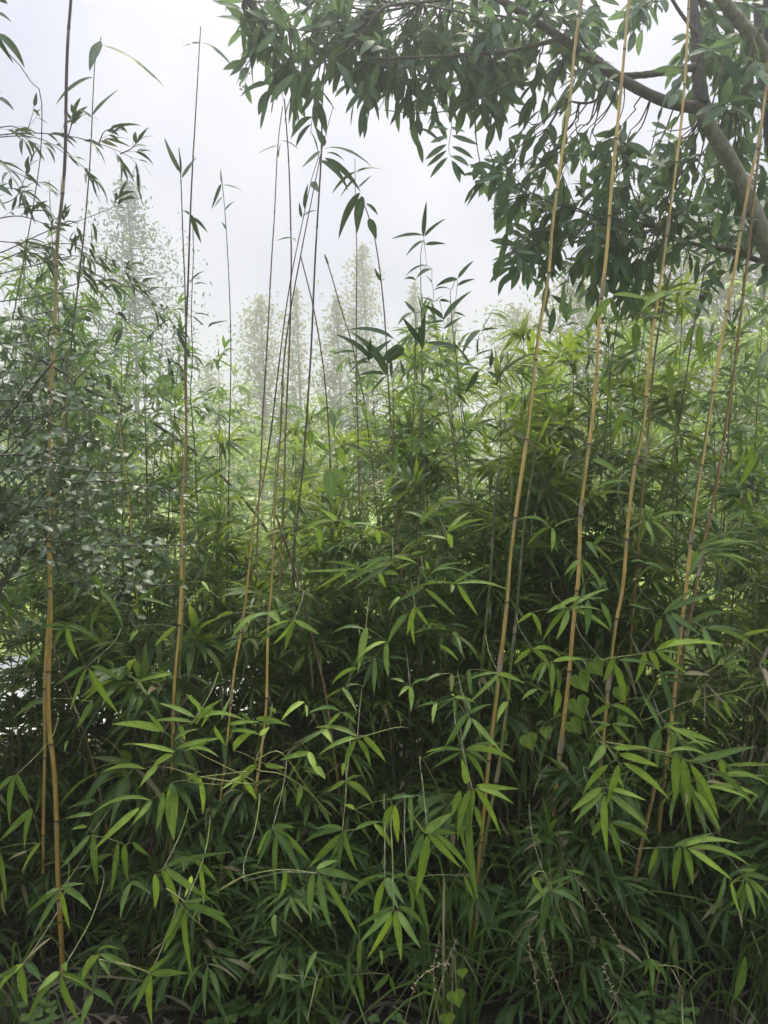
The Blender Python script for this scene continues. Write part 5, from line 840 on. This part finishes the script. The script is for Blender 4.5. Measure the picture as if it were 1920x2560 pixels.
# ------------------------------------------------------------------ vine, grasses, ground cover, litter
rs.seed(81); random.seed(81)
def heart(mb, cx, cy, size, rot, Y):
    C = at(cx, cy, Y); s = size * .76 / F_PX * Y; n = 9; ca, sa = math.cos(rot), math.sin(rot); V = [(0, 0)]
    th = np.linspace(0, 2 * math.pi, 25)[:-1]; out = []
    for t in th: out.append((.5 * (16 * math.sin(t) ** 3) / 16, .5 * (13 * math.cos(t) - 5 * math.cos(2 * t) - 2 * math.cos(3 * t) - math.cos(4 * t)) / 13 - .05))
    rows = []
    for fr in (0.0, .5, 1.0): rows.append([(x * fr, y * fr, -.10 * abs(x * fr) ** 1 + .08 * (fr ** 2) * math.sin(6 * x + 3 * y)) for x, y in out])
    v = []; cc = []; uu = []
    for r_, fr in zip(rows, (0, .5, 1)):
        for x, y, z in r_:
            X = x * ca - y * sa; Z = x * sa + y * ca; v.append(C + np.array([X * s, z * s + .35 * Z * s * -1 * .4, Z * s])); cc.append((.5, 0, .2, 1)); uu.append((x * 2, .5 - y, .2))
    i = np.arange(72).reshape(3, 24); j = np.roll(i, -1, 1); q = np.stack([i[:-1], j[:-1], j[1:], i[1:]], -1).reshape(-1, 4); mb.add(v, q, cc, uu); return C
vine = empty('vine', (at(1430, 1700, 2.0)[0], 2.05, 0)); vo = tuple(vine.location)
hp = [(1452, 1700, 74, .5), (1446, 1762, 78, .35), (1433, 1812, 62, .7), (1364, 1828, 44, .1), (1322, 1850, 62, .35), (1488, 1665, 66, .6), (1552, 1730, 60, .2), (1555, 1800, 40, -.3)]
vt = MB(); prev = None; vs = [at(1440, 2250, 2.05)] 
vs[0][2] = -.02
line = [vs[0], at(1400, 2100, 2.05), at(1340, 1900, 2.03), at(1335, 1850, 2.02), at(1375, 1800, 2.02), at(1430, 1775, 2.02), at(1445, 1700, 2.02), at(1480, 1640, 2.02), at(1500, 1600, 2.02)]
vl = smooth(line, 50); tube(vt, vl, .0013, 5); vt.build('stem', M['stem'], vine, vo)
for cx, cy, sz, ro in hp:
    b = MB(); C = heart(b, cx, cy, sz, ro, 1.98); h = vl[np.argmin(np.linalg.norm(vl - C, axis=1))]; b.build('leaf', M['vine_leaf'], vine, vo)
tag(vine, 'climbing vine with yellow-green heart-shaped leaves beside the second tall cane', 'vine')
v2 = empty('vine', (at(1130, 2450, 1.8)[0], 1.9, 0)); vo = tuple(v2.location); b = MB(); tube(b, smooth([np.array([vo[0], 1.9, -.02]), at(1140, 2520, 1.85), at(1150, 2440, 1.85), at(1160, 2380, 1.85)], 20), .0013, 5); b.build('stem', M['stem'], v2, vo)
for cx, cy, sz, ro in [(1140, 2490, 66, .3), (1118, 2545, 54, 0), (1155, 2430, 40, .1)]: b = MB(); heart(b, cx, cy, sz, ro, 1.83); b.build('leaf', M['vine_leaf'], v2, vo)
tag(v2, 'low vine with heart-shaped leaves at the bottom edge right of centre', 'vine')

def grass_tuft(label, px, py, Y, n, hgt, fall=.5, spreadx=.12, dirx=0):
    G = at(px, py, Y); root = empty('grass_tuft', (G[0], G[1], 0)); lf = MB(); rs_ = []
    for _ in range(n):
        b = np.array([rs.normal(0, .04), rs.normal(0, .03), 0]); hh = hgt * rs.uniform(.5, 1.1); dx = rs.normal(dirx, spreadx); dy = rs.normal(-.05, .08)
        pts = [b, b + [dx * .4, dy * .4, hh * .8], b + [dx, dy, hh], b + [dx * 1.9, dy * 1.8, hh * (1 - fall * rs.uniform(.3, .9))]]
        P = smooth(pts, 10); w = .0075 * np.array([.6, .8, 1, 1, 1, .9, .8, .6, .35, .05])
        side = nrm(np.cross(np.gradient(P, axis=0), [0, -1, .2])); V = np.stack([P - side * w[:, None] / 2, P + [0, .001, .001] - 0, P + side * w[:, None] / 2], 1)
        i = np.arange(30).reshape(10, 3); q = np.stack([i[:-1, :-1], i[:-1, 1:], i[1:, 1:], i[1:, :-1]], -1).reshape(-1, 4)
        c = cols(1, (0, 1), (0, .3), .1)[0]; U = np.zeros((10, 3, 3)); U[..., 0] = [-1, 0, 1]; U[..., 1] = np.linspace(0, .9, 10)[:, None]
        lf.add(V.reshape(-1, 3), q, np.broadcast_to(c, (30, 4)), U)
    lf.build('blades', M['grass'], root); tag(root, label, 'grass', 'grass tufts at the foot of the thicket'); return root
grass_tuft('tuft of long drooping grass at bottom right of centre', 1140, 2480, 2.05, 26, .5)
grass_tuft('tuft of long drooping grass under the dark five-leaf fan', 1330, 2420, 2.2, 24, .55)
grass_tuft('sparse drooping grass near the bottom left of centre', 820, 2500, 2.1, 14, .35)
grass_tuft('thin grass below the small dim fan at bottom right', 1680, 2450, 2.1, 16, .25)
grass_tuft('grass in the bottom right corner', 1850, 2480, 2.1, 14, .35)
grass_tuft('low grass in the bottom left corner', 40, 2480, 2.1, 14, .3)

def seed_stalk(label, pts, Y):
    P = smooth([at(x, y, Y) for x, y in pts], 24); b0 = P[0].copy(); root = empty('grass_stalk', (b0[0], b0[1], 0)); og = (b0[0], b0[1], 0); m = MB()
    if P[0][2] > 0: P = np.vstack([[b0[0], b0[1], -.01], P])
    tube(m, P, .0009, 4); m.build('stem', M['twig'], root, og); s = MB()
    for i in range(len(P) // 2, len(P)):
        for k in range(2):
            d = nrm(P[i] - P[i - 1] + rs.normal(0, .35, 3)); leaves(s, P[i][None], (P[i] + d * .010)[None], .003, rs.normal(0, 1, (1, 3)), 0., cols(1, (.8, 1), (.7, 1), 0), 'ellip', 2)
    s.build('seed_head', M['dry_leaf'], root, og); tag(root, label, 'grass', 'pale grass seed stalks')
seed_stalk('pale seed stalk curving up at the bottom just right of centre', [(1075, 2590), (1098, 2480), (1120, 2400), (1143, 2348)], 1.7)
seed_stalk('pale seed stalk leaning left beside the curved one at the bottom', [(1105, 2590), (1085, 2470), (1087, 2400), (1100, 2340)], 1.72)
seed_stalk('pale seed stalk nodding left of the dark five-leaf fan', [(1360, 2600), (1340, 2450), (1325, 2380), (1322, 2340)], 1.7)
seed_stalk('pale seed stalk slanting across the bottom right of centre', [(1430, 2560), (1400, 2480), (1370, 2400), (1355, 2330)], 1.75)
seed_stalk('pale seed stalk above the clover', [(1520, 2560), (1545, 2520), (1520, 2450), (1510, 2410)], 1.75)
seed_stalk('seed stalk arching over the hollow at lower right', [(1500, 2600), (1560, 2400), (1480, 2250), (1440, 2200)], 1.8)
seed_stalk('thin seed stalk left of the lower vine at the bottom', [(1000, 2600), (1040, 2460), (1085, 2420), (1120, 2405)], 1.78)
gb = empty('grass_plant', (*at(1820, 2600, 1.55)[:2], 0)); go = tuple(gb.location); b = MB(); P = smooth([np.array([go[0], go[1], 0]), at(1825, 2560, 1.55), at(1838, 2490, 1.55), at(1866, 2395, 1.55)], 14); tube(b, P, .0011, 5); b.build('stem', M['stem'], gb, go)
b = MB(); leaves(b, at(1836, 2498, 1.54)[None], at(1862, 2388, 1.54)[None], .024, np.array([[0.2, -1, .2]]), .01, np.array([[.8, 0, .5, 1]]), 'ellip', 8); b.build('blade', M['grass'], gb, go)
tag(gb, 'single broad upright grass blade at the bottom right', 'grass')

# clover and litter
cl = MB()
for cx, cy, n, sp in [(1565, 2545, 16, 42), (1690, 2535, 14, 50), (690, 2520, 50, 90), (120, 2550, 20, 80), (560, 2545, 20, 50), (980, 2580, 12, 60)]:
    for _ in range(n):
        G = at(cx + rs.normal(0, sp / 2), cy + rs.normal(0, 22), 2.0); t = (G[2] - CAM_H) ; k = (0.06 + rs.uniform(0, .05) - CAM_H) / t; P = np.array([G[0] * k, 2.0 * k, CAM_H + t * k])
        a0 = rs.uniform(0, 6.28)
        for j in range(3):
            a = a0 + j * 2.094; d = np.array([math.cos(a), math.sin(a), .1]); leaves(cl, P[None], (P + d * .019)[None], .019, np.array([[0, -.3, 1.]]), 0., cols(1, (.3, 1), (0, .35), 0), 'ovate', 3)
tag(cl.build('clover', M['grass']), 'patches of three-leaved clover on the ground along the bottom edge', 'clover', kind='stuff')
lt = MB(); n = 5200
x = rs.uniform(-2.6, 2.6, n); y = rs.uniform(1.6, 4.4, n); z = bumps(x, y) + rs.uniform(0.004, .03, n); a = rs.uniform(0, 6.28, n); L = rs.uniform(.06, .15, n)
B = np.stack([x, y, z], -1); T = B + np.stack([np.cos(a) * L, np.sin(a) * L, rs.uniform(-.01, .035, n)], -1)
leaves(lt, B, T, rs.uniform(.010, .018, n), np.array([0, 0, 1.]) + rs.normal(0, .4, (n, 3)), rs.uniform(0, .1, n), cols(n, (0, 1), (0, .3), 0), 'blade', 3)
tag(lt.build('leaf_litter', M['dry_leaf']), 'dry fallen bamboo leaves covering the dark soil under the thicket', 'leaf litter', kind='stuff')

# bundles of thin dry stems at the foot of the thicket
def stem_clump(seed):
    random.seed(seed); rs.seed(seed); root = empty('dry_stem_clump'); st = MB(); dl = MB()
    for _ in range(22):
        b = np.array([rs.normal(0, .09), rs.normal(0, .07), -.02]); h = rs.uniform(.5, 1.15); d = np.array([rs.normal(0, .13), rs.normal(0, .08), 0])
        P = smooth([b, b + d * .4 + [0, 0, h * .5], b + d * 1.1 + [0, 0, h]], 9); tube(st, P, np.linspace(.0032, .0012, 9), 5)
        for _ in range(3):
            i = random.randint(3, 8); t = P[i] + np.array([rs.normal(0, .06), rs.normal(0, .04), -rs.uniform(.03, .12)])
            leaves(dl, P[i][None], t[None], .011, rs.normal(0, 1, (1, 3)), .02, cols(1, (0, 1), (0, .4), 0), 'blade', 3)
    st.build('stems', M['stem'], root); dl.build('dry_leaves', M['dry_leaf'], root); return root
cp = [stem_clump(900 + i) for i in range(3)]
random.seed(91); spots = [(80, 2.6), (260, 2.75), (420, 2.55), (560, 2.8), (720, 2.7), (880, 2.85), (1020, 2.6), (1180, 2.75), (1300, 2.5), (1450, 3.0), (1580, 3.2), (1730, 2.6), (1830, 2.35), (1900, 2.45), (1960, 2.6)]
for i, (px, Y) in enumerate(spots):
    c = cp[i] if i < 3 else copy_tree(cp[i % 3]); c.location = (at(px, 1500, Y)[0], Y, 0); c.rotation_euler = (0, 0, random.uniform(0, 6.28)); s = random.uniform(.8, 1.15); c.scale = (s, s, s)
    tag(c, 'clump of thin straw-brown stems ' + ZONE(px) + (', close by' if Y < 2.4 else ''), 'bamboo stems', 'clumps of thin dry stems under the thicket')
